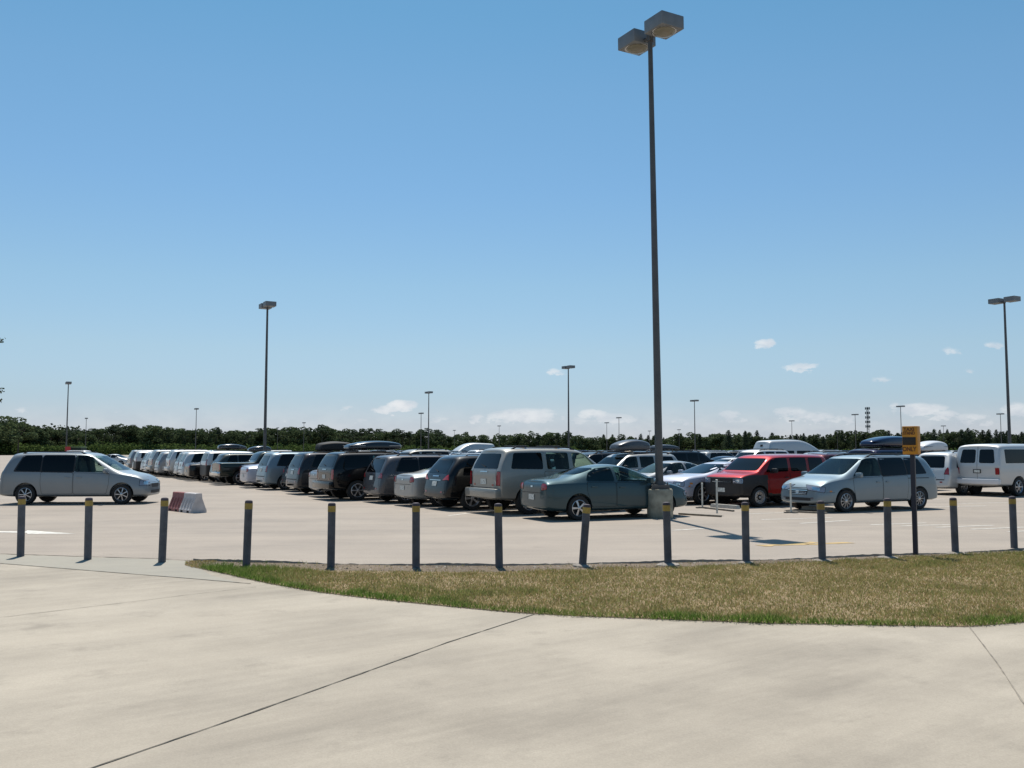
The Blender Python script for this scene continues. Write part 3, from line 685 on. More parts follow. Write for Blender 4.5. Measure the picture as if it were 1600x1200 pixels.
CH = dict(SED); CH.update(L=5.05, Wh=.935, r=.36, xr=1.05, xf=4.10, rim='five', cabin=None, rear_clear=False)
def sc(p, sx=1.095, sz=1.04): return (p[0]*sx, p[1]*sz)
CH['rings'] = [(.03,.03,.06,.34,.90,1.03,.86,.84,.66),(.08,.08,.10,.27,.94,1.07,.95,.92,.74),(.38,.38,.38,.23,.96,1.10,.99,.94,.76),(.85,.87,.87,.22,.975,1.12,1,.95,.76),(1.5,1.45,1.66,.22,.985,1.40,1,.955,.68),
    (2.1,2.1,2.12,.22,.985,1.46,1,.955,.68),(2.6,2.6,2.57,.22,.985,1.465,1,.955,.68),(3.05,3.10,2.98,.22,.98,1.39,1,.95,.66),(3.76,3.80,3.82,.22,.95,1.07,1,.93,.80),(4.0,4.0,4.0,.22,.94,1.045,.99,.92,.80),
    (4.6,4.6,4.6,.22,.88,.985,.96,.88,.76),(4.88,4.87,4.86,.24,.81,.90,.90,.84,.70),(5.02,5.01,5.0,.29,.70,.79,.80,.76,.62)]
CH['side_windows'] = [([(2.34,1.045),(3.46,1.03),(2.98,1.32),(2.70,1.375),(2.34,1.385)],False),([(1.42,1.06),(2.26,1.045),(2.26,1.385),(1.80,1.36),(1.52,1.24)],False)]
CH['windshield'] = [(-.72,1.05),(.72,1.05),(.57,1.37),(-.57,1.37)]; CH['rear_window'] = [(-.60,1.19),(.60,1.19),(.53,1.36),(-.53,1.36)]
CH['doors'] = [[(2.30,.36),(3.42,.36),(3.55,.6),(3.55,.99),(2.30,1.01)],[(1.38,.78),(1.52,.36),(2.27,.36),(2.27,1.01),(1.38,1.02)]]
CH['handles'] = [(2.48,.90),(1.60,.91)]; CH['mirror'] = (3.38,1.02)
CH['corner_lights'] = [('taillight',(.06,.80),D45,[(-.16,.86),(.22,.88),(.18,1.0),(-.16,1.02)],'redlens'),('headlight',(4.85,.66),pi+D45*.8,[(-.12,.64),(.22,.64),(.26,.78),(-.12,.78)],'clearlens')]
CH['patches'] = [('license_plate','rear',[(-.16,.56),(.16,.56),(.16,.70),(-.16,.70)],'plate',.012),('grille','front',[(-.40,.54),(.40,.54),(.42,.70),(-.42,.70)],'black',.006),('grille_bar','front',[(-.02,.54),(.02,.54),(.02,.70),(-.02,.70)],'chrome',.012),('side_marker','side',[(4.52,.70),(4.64,.70),(4.64,.76),(4.52,.76)],'amber',.008),
                 ('lower_grille','front',[(-.45,.32),(.45,.32),(.45,.42),(-.45,.42)],'black',.006)]
BX = dict(L=4.30, Wh=.91, r=.335, xr=.88, xf=3.46, rim='steel', fine=True, roof_crease=.6, belt_crease=.5,
    rings=[(.05,.07,.22,.40,1.10,1.68,.90,.89,.78),(.09,.11,.27,.34,1.11,1.75,.97,.95,.85),(.40,.40,.50,.30,1.11,1.78,1,.975,.87),(1.2,1.2,1.2,.30,1.11,1.79,1,.975,.87),(2.0,2.0,2.0,.30,1.10,1.785,1,.975,.87),
           (2.70,2.70,2.66,.30,1.10,1.765,1,.97,.87),(3.00,3.04,2.92,.30,1.10,1.70,1,.97,.85),(3.36,3.42,3.45,.30,1.09,1.22,1,.955,.88),(3.55,3.55,3.55,.30,1.07,1.18,1,.95,.88),(3.90,3.90,3.90,.30,1.03,1.13,.985,.94,.87),(4.15,4.15,4.15,.34,.96,1.07,.95,.92,.84),(4.25,4.25,4.25,.38,.88,.98,.89,.87,.79)],
    side_windows=[([(2.15,1.18),(3.16,1.16),(2.86,1.56),(2.76,1.64),(2.15,1.65)],False),([(1.28,1.19),(2.02,1.18),(2.02,1.65),(1.28,1.65)],False),([(.42,1.22),(1.16,1.20),(1.16,1.65),(.50,1.64)],False)],
    windshield=[(-.74,1.22),(.74,1.22),(.68,1.63),(-.68,1.63)], rear_window=[(-.70,1.2),(.70,1.2),(.64,1.62),(-.64,1.62)],
    doors=[[(2.10,.44),(2.92,.44),(3.04,.7),(3.04,1.12),(2.10,1.13)],[(1.28,.80),(1.36,.44),(2.07,.44),(2.07,1.13),(1.28,1.14)]],
    zone=lambda x,y,z,n: (x > 3.10 and z < 1.075 and n.z < .72) or (z < .47) or (x < 1.32 and z < .98),
    handles=[(2.25,.98)], handle_mat=MAT['black'], mirror=(2.95,1.16), mirror_mat=MAT['black'],
    corner_lights=[('taillight',(.1,.84),D45,[(-.10,.95),(.12,.95),(.12,1.3),(-.10,1.3)],'redlens'),('headlight',(4.14,.68),pi+D45*.6,[(-.14,.80),(.20,.80),(.20,.96),(-.14,.96)],'clearlens')],
    patches=[('grille','front',[(-.44,.77),(.44,.77),(.44,.93),(-.44,.93)],'black',.006),('license_plate','front',[(-.16,.50),(.16,.50),(.16,.64),(-.16,.64)],'plate',.014),('lower_grille','front',[(-.5,.40),(.5,.40),(.5,.47),(-.5,.47)],'black',.008),
             ('grille_bar','front',[(-.42,.83),(.42,.83),(.42,.855),(-.42,.855)],'chrome',.014)])
for sp_, zr, zg in ((VAN,1.13,.50),(NV,1.13,.50),(SUV,1.31,.80),(XOV,1.13,.52)):
    sp_['patches'] = sp_['patches']+[('rear_wiper','rear',[(-.04,zr),(.02,zr+.015),(.34,zr+.075),(.34,zr+.095),(-.04,zr+.03)],'under',.02),('reflector','rear',[(.50,zg),(.62,zg),(.62,zg+.05),(.50,zg+.05)],'redlens',.008),
        ('reflector','rear',[(-.62,zg),(-.50,zg),(-.50,zg+.05),(-.62,zg+.05)],'redlens',.008),('tailgate_seam','rear',[(-.72,zg+.12),(-.712,zg+.12),(-.69,zr),(-.698,zr)],'under',.0035),('tailgate_seam','rear',[(.712,zg+.12),(.72,zg+.12),(.698,zr),(.69,zr)],'under',.0035),
        ('tailgate_handle','rear',[(-.22,zr-.13),(.22,zr-.13),(.22,zr-.10),(-.22,zr-.10)],'chrome',.014)]
for sp_ in (VAN,NV,SUV,XOV,SED,CH):
    ax = sp_['xf']; sp_['patches'] = sp_['patches']+[('side_marker','side',[(ax+.52,.62),(ax+.60,.62),(ax+.60,.66),(ax+.52,.66)],'amber',.008),('bumper_seam','side',[(ax+.43,.60),(ax+.70,.60),(ax+.70,.607),(ax+.43,.607)],'under',.0035),('sill_trim','side',[(sp_['xr']+.5,.30),(ax-.5,.30),(ax-.5,.335),(sp_['xr']+.5,.335)],'under',.004)]
    if sp_ in (SUV,): sp_['patches'] = [q_ for q_ in sp_['patches'] if q_[0] not in ('side_marker','bumper_seam','sill_trim')]
for sp_ in (VAN, SUV):
    sp_['boxes'] = sp_.get('boxes', [])+[('tow_bar',(-.03,0,.40),(.16,.07,.07),'under',.01)]
car_model('minivan', VAN)
car_model('newvan', NV)
car_model('suv', SUV)
car_model('crossover', XOV)
car_model('sedan', SED)
car_model('coupe', CH)
car_model('boxy', BX)
FV = dict(L=5.5, Wh=1.0, r=.37, xr=1.25, xf=4.70, rim='six', fine=True, roof_crease=.3, belt_crease=.3, ring_crease={0:.5},
    rings=[(.09,.08,.20,.44,1.20,1.98,.96,.95,.85),(.13,.13,.25,.40,1.2,2.04,.985,.97,.90),(.4,.4,.5,.38,1.2,2.07,1,.98,.91),(1.5,1.5,1.5,.38,1.2,2.08,1,.98,.91),(2.8,2.8,2.8,.38,1.2,2.08,1,.98,.91),(3.7,3.7,3.7,.38,1.2,2.06,1,.98,.90),
           (4.25,4.28,4.12,.38,1.19,1.97,1,.97,.82),(4.78,4.82,4.84,.38,1.16,1.30,1,.94,.84),(4.95,4.95,4.95,.38,1.12,1.25,.99,.93,.84),(5.25,5.25,5.25,.40,1.0,1.14,.96,.91,.80),(5.38,5.38,5.37,.44,.86,.98,.90,.87,.76),(5.44,5.44,5.43,.48,.76,.84,.84,.82,.70)],
    side_windows=[([(3.50,1.30),(4.42,1.28),(4.12,1.72),(3.98,1.83),(3.50,1.84)],False),([(2.25,1.30),(3.30,1.30),(3.30,1.84),(2.25,1.84)],False),([(.45,1.30),(2.05,1.30),(2.05,1.84),(.45,1.84)],False)],
    windshield=[(-.82,1.32),(.82,1.32),(.72,1.88),(-.72,1.88)], rear_window=[[(-.74,1.30),(-.08,1.30),(-.08,1.84),(-.66,1.84)],[(.08,1.30),(.74,1.30),(.66,1.84),(.08,1.84)]],
    doors=[[(3.42,.50),(4.36,.50),(4.42,.8),(4.42,1.2),(3.42,1.2)]], handles=[(3.56,1.08)], mirror=(4.28,1.26), mirror_mat=MAT['black'],
    corner_lights=[('headlight',(5.38,.74),pi+D45*.5,[(-.16,.80),(.18,.80),(.18,.96),(-.16,.96)],'clearlens')],
    patches=[('taillight','rear',[(-.93,.86),(-.76,.86),(-.76,1.12),(-.93,1.12)],'redlens',.012),('taillight','rear',[(.76,.86),(.93,.86),(.93,1.12),(.76,1.12)],'redlens',.012),
             ('license_plate','rear',[(-.17,.90),(.17,.90),(.17,1.06),(-.17,1.06)],'black',.010),('license_plate','rear',[(-.13,.93),(.13,.93),(.13,1.03),(-.13,1.03)],'plate',.014),('door_seam','rear',[(-.006,.66),(.006,.66),(.006,1.95),(-.006,1.95)],'under',.004),
             ('grille','front',[(-.5,.72),(.5,.72),(.5,.98),(-.5,.98)],'black',.006)],
    boxes=[('rear_bumper',(.03,0,.58),(.20,1.92,.20),'whitebox',.03)])
car_model('fullvan', FV)
HT = dict(FV); HT.update(roof_crease=.1, rings=[(.09,.08,.34,.44,1.20,2.42,.96,.95,.66),(.13,.13,.42,.40,1.2,2.50,.985,.97,.74),(.4,.4,.6,.38,1.2,2.53,1,.98,.78),(1.5,1.5,1.5,.38,1.2,2.56,1,.98,.78),(2.6,2.6,2.5,.38,1.2,2.60,1,.98,.78),(3.4,3.4,3.2,.38,1.2,2.50,1,.98,.76),
           (4.25,4.28,4.12,.38,1.19,2.0,1,.97,.80)]+FV['rings'][7:], windshield=[(-.82,1.32),(.82,1.32),(.72,1.80),(-.72,1.80)])
HT['side_windows'] = FV['side_windows']; HT['patches'] = FV['patches']+[('roof_vent','rear',[(-.12,2.10),(.12,2.10),(.12,2.24),(-.12,2.24)],'under',.01)]
HT['rear_window'] = FV['rear_window']; HT['boxes'] = [FV['boxes'][0]]
HT['fine'] = False
car_model('hightop', HT)
PK = dict(L=5.6, Wh=.98, r=.38, xr=1.15, xf=4.55, rim='six', belt_crease=.6,
    rings=[(.06,.05,.05,.48,1.05,1.16,.96,.95,.88),(.10,.09,.09,.44,1.08,1.19,.98,.96,.90),(.4,.4,.4,.42,1.09,1.20,1,.97,.90),(1.6,1.6,1.6,.42,1.09,1.20,1,.97,.90),(1.95,1.95,1.95,.42,1.09,1.22,1,.97,.88),(2.05,2.05,2.18,.42,1.09,1.72,1,.965,.78),(2.5,2.5,2.5,.42,1.09,1.79,1,.965,.78),
           (3.3,3.3,3.25,.42,1.09,1.79,1,.965,.78),(3.65,3.68,3.52,.42,1.08,1.70,1,.96,.76),(4.18,4.22,4.22,.42,1.05,1.17,1,.93,.84),(4.4,4.4,4.4,.42,1.03,1.14,1,.93,.84),(5.1,5.1,5.1,.42,.98,1.07,.97,.91,.80),(5.45,5.45,5.44,.46,.86,.96,.90,.87,.74),(5.55,5.55,5.54,.50,.76,.84,.82,.80,.66)],
    side_windows=[([(3.0,1.17),(3.95,1.15),(3.58,1.56),(3.42,1.62),(3.0,1.63)],False),([(2.25,1.18),(2.9,1.17),(2.9,1.63),(2.32,1.62)],False)],
    windshield=[(-.74,1.18),(.74,1.18),(.64,1.62),(-.64,1.62)], rear_window=[(-.60,1.30),(.60,1.30),(.56,1.62),(-.56,1.62)],
    doors=[[(2.96,.52),(3.9,.52),(3.98,.8),(3.98,1.08),(2.96,1.08)],[(2.18,.52),(2.93,.52),(2.93,1.08),(2.18,1.08)]], handles=[(3.1,.98)], mirror=(3.85,1.13), mirror_mat=MAT['black'],
    corner_lights=[('headlight',(5.4,.70),pi+D45*.7,[(-.16,.78),(.20,.78),(.20,.94),(-.16,.94)],'clearlens'),('taillight',(.08,.9),D45,[(-.10,.80),(.10,.80),(.10,1.10),(-.10,1.10)],'redlens')],
    patches=[('license_plate','rear',[(-.16,.62),(.16,.62),(.16,.74),(-.16,.74)],'plate',.012),('grille','front',[(-.45,.70),(.45,.70),(.45,.92),(-.45,.92)],'chrome',.006)],
    boxes=[('rear_bumper',(.02,0,.60),(.20,1.8,.18),'chrome',.03)])
car_model('pickup', PK)

def roof_box(parent, x, y, z, ln, wd, ht, mat, bag=False, ang=0):   # x,y,z: middle of its underside in car space
    bm = bmesh.new(); bmesh.ops.create_cube(bm, size=1)
    bmesh.ops.subdivide_edges(bm, edges=bm.edges[:], cuts=3, use_grid_fill=True)
    for v in bm.verts:
        a, b_, c = v.co.x*2, v.co.y*2, v.co.z*2
        s_ = (1-.10*max(0, c)) * (1-.18*abs(a)**3)
        zz = (c+1)/2; top = 1-.42*max(0, a)**2-.22*max(0, -a)**4
        wob = .06*sin(a*7+b_*3)*zz if bag else 0
        v.co = Vector((a*ln/2*(1-.06*max(0, c)), b_*wd/2*s_, ht*zz*(top-.10*abs(b_)**3*zz)+wob*ht))
    me = bpy.data.meshes.new('roof_box'); bm.to_mesh(me); bm.free(); me.materials.append(mat)
    def sub(o): md = o.modifiers.new('s', 'SUBSURF'); md.levels = 2
    me2 = temp_eval(me, [sub]); me2.polygons.foreach_set('use_smooth', [True]*len(me2.polygons)); me2.transform(Matrix.Rotation(ang, 4, 'Z'))
    o = link('roof_bag' if bag else 'roof_box', me2, parent); o.location = (x, y, z+.03); o['extra'] = 1
    q = MB()
    for dx_ in (-.45, .45): q.box((dx_, 0, -.005), (.06, wd*1.05, .05))
    k = q.build('bar', MAT['black'], o); k['extra'] = 1
    if not bag:
        q = MB(); q.box((0,0,ht*.42),(ln*.955,wd*.955,.012)); k = q.build('lid_seam', MAT['chrome'] if mat is MAT['blackbox'] else MAT['black'], o); k['extra'] = 1
    return o
for _n in MODELS: far_mesh(_n)
# ---------------------------------------------------------------- the near cars
GA = 'cars parked tail out along the front row'
def wheelpos(model, px, py, which, heading):            # from where a near-side wheel touches the ground
    md = MODELS[model]; g = G(px, py); h = Vector((cos(heading), sin(heading), 0)); l = Vector((-sin(heading), cos(heading), 0))
    ax = md['sp']['xr' if which[0] == 'r' else 'xf']-md['L']/2; sd_ = (1 if which[1] == 'l' else -1)*(md['W']-.1)
    return g-h*ax-l*sd_
hd = radians(4)
put('minivan', 'bluesilver', wheelpos('minivan', 193, 788, 'fr', hd), hd, 'silver minivan with black windows driving past at the left edge', scale=(.965,1,1))
hd = radians(25)
cob = put('sedan', 'teal', wheelpos('sedan', 903, 813, 'rr', hd), hd, 'dark teal four-door sedan beside the concrete base of the tall lamp post')
tahoe = put_a('suv', 'champagne', 12.5, 22.35, 'large champagne silver SUV with roof rails directly behind the teal sedan', GA, -1)
put_a('crossover', 'black', 12.1, 24.85, 'black SUV with bright red tail light between the champagne SUV and the small silver sedan', GA, -1)
put_a('sedan', 'ltsilver', 12.0, 27.1, 'light silver sedan with low trunk between the black SUV and the dark grey minivan', GA, 1)
put_a('newvan', 'grey', 11.8, 29.3, 'dark grey minivan just right of the large black SUV with the roof box', GA, -1, scale=(1,1,.955))
bt = put_a('suv', 'black', 11.0, 31.9, 'large black SUV carrying a long glossy black roof box', GA, scale=(1,1,.93))
roof_box(bt, -.62, 0, 1.945, 2.1, .95, .35, MAT['blackbox'], ang=pi)
put_a('sedan', 'silver', 11.4, 34.3, 'silver sedan showing only its bumper left of the large black SUV', GA)
dg = put_a('minivan', 'dkgrey', 11.2, 36.9, 'dark minivan with a floppy black bag on its roof and glowing red tail light', GA)
roof_box(dg, -.45, 0, 1.76, 1.8, 1.1, .40, MAT['bagcloth'], bag=True)
put_a('crossover', 'black', 11.9, 39.7, 'dark SUV wedged right of the pale silver-blue minivan', GA, scale=(1,1,.92))
put_a('minivan', 'ltblue', 11.3, 42.1, 'pale silver-blue minivan with a clean bare roof in the front row', GA)
put_a('sedan', 'lavender', 11.3, 44.9, 'whitish lavender sedan left of the pale silver-blue minivan', GA)
put_a('coupe', 'dkred', 11.9, 47.3, 'dark maroon sedan half hidden behind the lavender sedan', GA)
put_a('pickup', 'dkgreen', 11.0, 49.5, 'dark green pickup truck with tail out left of the lavender sedan', GA)
put_a('crossover', 'greygreen', 11.4, 52.2, 'grey-green SUV with red tail light behind the dark pickup truck', GA)
put_a('boxy', 'white', 11.4, 54.8, 'small boxy white SUV between the grey-green SUV and a dark sedan', GA)
put_a('sedan', 'black', 11.0, 57.3, 'black sedan wedged between two white vehicles in the front row', GA)
rowl = [('minivan','white','white minivan just left of the black sedan'),('newvan','ltsilver','light silver minivan, second left of the black sedan'),('suv','white','white full-size SUV, third left of the black sedan'),
        ('minivan','silver','silver minivan with dark rails, fourth left of the black sedan'),('suv','ltsilver','pale silver SUV, fifth left of the black sedan'),('minivan','white','white minivan, sixth left of the black sedan'),
        ('newvan','ltsilver','light silver minivan in the far third of the front row, beside a small white SUV'),('boxy','white','small white boxy SUV in the far third of the front row'),
        ('crossover','champagne','champagne SUV, third from the far end of the front row'),('suv','silver','silver SUV, second from the far end of the front row'),('crossover','dkgrey','dark grey SUV at the far left end of the front row')]
for i, (mo, co, lb) in enumerate(rowl): put_a(mo, co, 11.2+random.uniform(-.3,.3), 60.0+2.62*i, lb, GA, dh=random.uniform(-1.5,1.5), far=True)
bx = put_a('suv', 'black', 18.5, 88.5, 'dark SUV under a long black and silver roof box, end of the row', None, far=True)
roof_box(bx, 0, 0, 1.93, 2.6, 1.1, .5, MAT['blackbox'])
put('sedan', 'white', AT(172, 727, 112)*Vector((1,1,0)) if False else (AT(181,705,112).x, 112, 0), radians(-12), 'white sedan standing side-on at the far end of the aisle', None, far=True)
put('suv', 'white', (AT(134,705,118).x, 118, 0), radians(-8), 'white SUV just above the hood of the left minivan', None, far=True)
# facing row
GB = 'cars parked nose out in the second row'
hd = LA+pi-radians(2.5)
ody = put('newvan', 'ltblue', wheelpos('newvan', 1320, 800.5, 'fl', hd), hd, 'light blue-silver minivan facing left behind the black and orange sign', GB, scale=(1,1,.96))
hd = LA+pi+radians(1)
put('boxy', 'red', wheelpos('boxy', 1185, 792.5, 'fl', hd), hd, 'boxy red SUV with dark grey fenders and bumper', GB, scale=(1,1,.945))
put('coupe', 'lavender', wheelpos('coupe', 1097, 788.5, 'fl', hd), hd, 'silvery white sedan with bright hood, left of the red SUV', GB, scale=(1,1,.97))
put_b('sedan', 'silver', 19.9, 26.0, 'silver sedan standing behind the lamp post base, windscreen left of the post', GB)
sv = put_b('suv', 'ltsilver', 20.2, 29.4, 'light silver SUV carrying a grey roof box, left of the lamp post', GB, scale=(.94,.94,.90))
roof_box(sv, -.35, 0, 1.97, 1.75, .95, .50, MAT['greybox'])
# third row across the aisle, tails out
GC = 'cars parked tail out across the aisle'
put('fullvan', 'white', wheelpos('fullvan', 1590, 775.5, 'rr', LA), LA, 'big white passenger van with twin rear doors at the right edge', GC)
put('minivan', 'white', wheelpos('minivan', 1503, 773.5, 'rr', LA), LA, 'white minivan with red tail light between the big white van and the blue-silver minivan', GC)
db = put_a('suv', 'dkblue', 33.6, 26.9, 'dark blue SUV carrying a long dark blue roof box', GC, far=True)
roof_box(db, -.45, 0, 1.95, 3.0, 1.0, .48, MAT['bluebox'], ang=pi)
wb = put_b('crossover', 'grey', 39.4, 28.9, 'grey SUV with a small white roof box, hidden behind the orange sign', GC, far=True)
roof_box(wb, .3, 0, 1.75, 1.9, .95, .52, MAT['whitebox'])
put_a('crossover', 'dkred', 34.0, 30.3, 'dark red SUV behind the boxy red SUV', GC, far=True)
put_a('suv', 'black', 34.0, 41.3, 'black SUV with silver roof rails right of the lamp post', GC, far=True, scale=(1,1,.95))
bb = put_a('suv', 'black', 34.2, 43.9, 'second black SUV right of the lamp post, topped by a dark roof box', GC, far=True, scale=(1,1,.95))
roof_box(bb, 0, 0, 1.95, 1.9, .9, .32, MAT['greybox'])
put_a('sedan', 'white', 34.0, 37.4, 'white sedan whose roof shows between the black SUVs and the white camper van', GC, far=True)
cv = AT(1240, 700, 61)
put('hightop', 'white', (cv.x, cv.y, 0), LA-radians(5), 'white high-roof camper van standing tall behind the red SUV', None, far=True, scale=(1.08,1,.98))
cv = AT(733, 700, 90)
put('hightop', 'white', (cv.x, cv.y, 0), LA+pi, 'distant white high-roof camper van facing left, left of the champagne SUV roof', None, far=True)
cv = AT(468, 706, 78)
put('minivan', 'white', (cv.x, cv.y, 0), LA+pi, 'white minivan facing left behind the pale silver-blue minivan', None, far=True)
cv = AT(405, 706, 82)
kb = put('crossover', 'white', (cv.x, cv.y, 0), LA+pi, 'white SUV with a black and white roof box behind the front row', None, far=True)
roof_box(kb, 0, 0, 1.72, 2.0, .95, .5, MAT['blackbox'])
# packed rows behind
TYPES = [('minivan',5),('newvan',5),('suv',6),('crossover',6),('sedan',5),('pickup',2),('fullvan',.25),('boxy',1),('coupe',2)]
COLS = [('white',5),('silver',4),('ltsilver',3),('champagne',2),('grey',2),('black',4),('dkblue',1),('dkgrey',2),('maroon',1.2),('ltblue',1.2),('gold',1),('dkgreen',.6),('red',.6)]
CN = dict(white='white', silver='silver', ltsilver='pale silver', champagne='champagne', grey='grey', black='black', dkblue='dark blue', dkgrey='charcoal', maroon='maroon', ltblue='light blue', gold='gold', dkgreen='dark green', red='red')
TN = dict(minivan='minivan with roof rails', newvan='minivan with roof crossbars', suv='full-size SUV', crossover='mid-size SUV', sedan='small sedan', pickup='pickup truck', fullvan='passenger van', boxy='boxy small SUV', coupe='long sedan')
def pick(r, lst):
    t = r.uniform(0, sum(w for _, w in lst))
    for n_, w in lst:
        t -= w
        if t <= 0: return n_
    return lst[-1][0]
rr = random.Random(21)
rows = [('b', 20.4, 32.0, 90, 'second row behind the front row', .88), ('a', 34.0, 31.2, 92, 'third row across the aisle', .8), ('b', 39.6, 28.8, 96, 'fourth row', .8)]
u0 = 52.8
for k, nm in enumerate(['fifth and sixth rows', 'seventh and eighth rows', 'ninth and tenth rows', 'eleventh and twelfth rows', 'farthest rows']):
    rows.append(('a', u0+k*19.2, 12+k*3, 150-k*4, nm, .62)); rows.append(('b', u0+5.8+k*19.2, 12+k*3, 150-k*4, nm, .5))
busy = [Vector((o.location.x, o.location.y)) for o in PLACED]
nfar = 0
for (kd, u, v0, v1, nm, dens) in rows:
    v = v0
    while v < v1:
        mo, co = pick(rr, TYPES), pick(rr, COLS); jj = rr.uniform(-.35, .35); skip = rr.random() > dens
        c = UV(u+2.5, v+.95)
        px = 800+F*c.x/max(c.y, 1)
        if u < 50 and mo == 'fullvan': mo = 'minivan'
        if u > 50 and mo in ('sedan', 'coupe', 'boxy'): mo = 'suv' if rr.random() < .5 else 'minivan'
        if not skip and -40 < px < 1640 and all((Vector((c.x, c.y))-q).length > (3.6 if u > 45 else 2.35) for q in busy):
            col_ = co
            f_ = put_a if kd == 'a' else put_b
            f_(mo, co, u+jj, v, '%s %s packed in the %s' % (CN[co], TN[mo], nm), '%s %ss in the %s' % (CN[co], TN[mo], nm), dh=rr.uniform(-1.5, 1.5), far=True)
            nfar += 1
        v += 2.62
print('far cars', nfar)
for n_, md in MODELS.items():
    if not md.get('used'):
        for ch in list(md['root'].children_recursive)+[md['root']]: bpy.data.objects.remove(ch)
for o in bpy.data.objects:
    for k in ('extra', 'tmpl'):
        if k in o: del o[k]
# ---------------------------------------------------------------- bollards
def worn(name, col, chip, rust):
    m, nt, b = newmat(name); t = nt.nodes.new('ShaderNodeTexCoord'); oi = nt.nodes.new('ShaderNodeObjectInfo')
    ad = nt.nodes.new('ShaderNodeVectorMath'); ad.operation = 'ADD'; cx_ = nt.nodes.new('ShaderNodeCombineXYZ')
    for i_ in range(3): L(nt, M('MULTIPLY', oi.outputs['Random'], 37.0, nt=nt), cx_.inputs[i_])
    L(nt, t.outputs['Object'], ad.inputs[0]); L(nt, cx_.outputs[0], ad.inputs[1]); v = ad.outputs[0]
    c = mixc(nt, noise(nt, v, 5, 5, .6, .3, .7), tuple(x*.7 for x in col), tuple(x*1.35 for x in col))
    c = mixc(nt, noise(nt, v, 34, 4, .7, .60, .68), c, chip); c = mixc(nt, noise(nt, v, 13, 5, .7, .66, .74), c, rust)
    L(nt, c, b.inputs['Base Color']); b.inputs['Roughness'].default_value = .65; return m
MAT['bollard'] = worn('bollard_paint', (.082,.086,.100), (.13,.12,.11), (.10,.055,.03))
MAT['bollard_band'] = worn('yellow_band', (.34,.23,.05), (.12,.09,.05), (.20,.12,.04))
MAT['cap'] = simple('bollard_cap', (.075,.06,.07), .8, var=.3, vscale=14)
MAT['footing'] = simple('footing_concrete', (.24,.21,.18), .9, var=.25, vscale=12)
BP = [(32,775,870,'in front of the left silver minivan rear wheel, first from the left',0),(137,777,875,'in front of the left silver minivan doors, second from the left',0),(253,777,879,'just left of the red and white barrier',0),
      (385,781,885,'standing at the green tip of the grass',0),(517,785,887,'in front of the gap below the dark grey minivan with the roof bag',0),(650,785,888,'below the small light silver sedan',0),
      (780,786,887,'below the champagne SUV',0),(917,787,886,'tilting to the right below the teal sedan',1),(1044,784,884,'in front of the concrete lamp base',0),(1166,784,881,'below the boxy red SUV',0),
      (1285,782,878,'below the front wheel of the blue-silver minivan',0),(1388,778,873,'just left of the black and orange sign post',0),(1493,777,866,'just right of the black and orange sign post',0),(1585,775,860,'at the right edge below the big white van',0)]
for i, (px, yt, yb, lb, tilt) in enumerate(BP):
    g = G(px if not tilt else 910, yb); grass_ = px > 300
    o = empty('bollard', (g.x, g.y, .0)); r_ = .059
    zt = HC-(yt-705)*g.y/F
    random.seed(i*7+1)
    q = MB(); q.lathe([(r_,-.1),(r_,zt-.135)], 20); b1 = q.build('post', MAT['bollard'], o)
    q = MB(); q.lathe([(r_+.002,zt-.135),(r_+.002,zt-.045)], 20); q.build('yellow_band', MAT['bollard_band'], o)
    q = MB(); q.lathe([(r_,zt-.045),(r_,zt-.02),(r_*.85,zt-.004),(r_*.4,zt+.004)], 20); q.build('cap', MAT['cap'], o)
    if px in (917,1044,1285,1388,1493,1166):
        q = MB(); rnd = random.Random(i)
        rad = {917:.16, 1044:.19, 1285:.17, 1388:.18, 1493:.19}.get(px, .13)
        q.lathe([(rad,-.02),(rad*.95,.022),(rad*.75,.036),(.06,.045)], 13); ft = q.build('footing', MAT['footing'], o, 30)
    if tilt: o.rotation_euler = (0, radians(4.5), 0)
    else: o.rotation_euler = (0, radians(random.uniform(-1.1,1.1)), 0)
    tag(o, 'bollard '+lb, 'bollard', 'bollards along the kerb line')
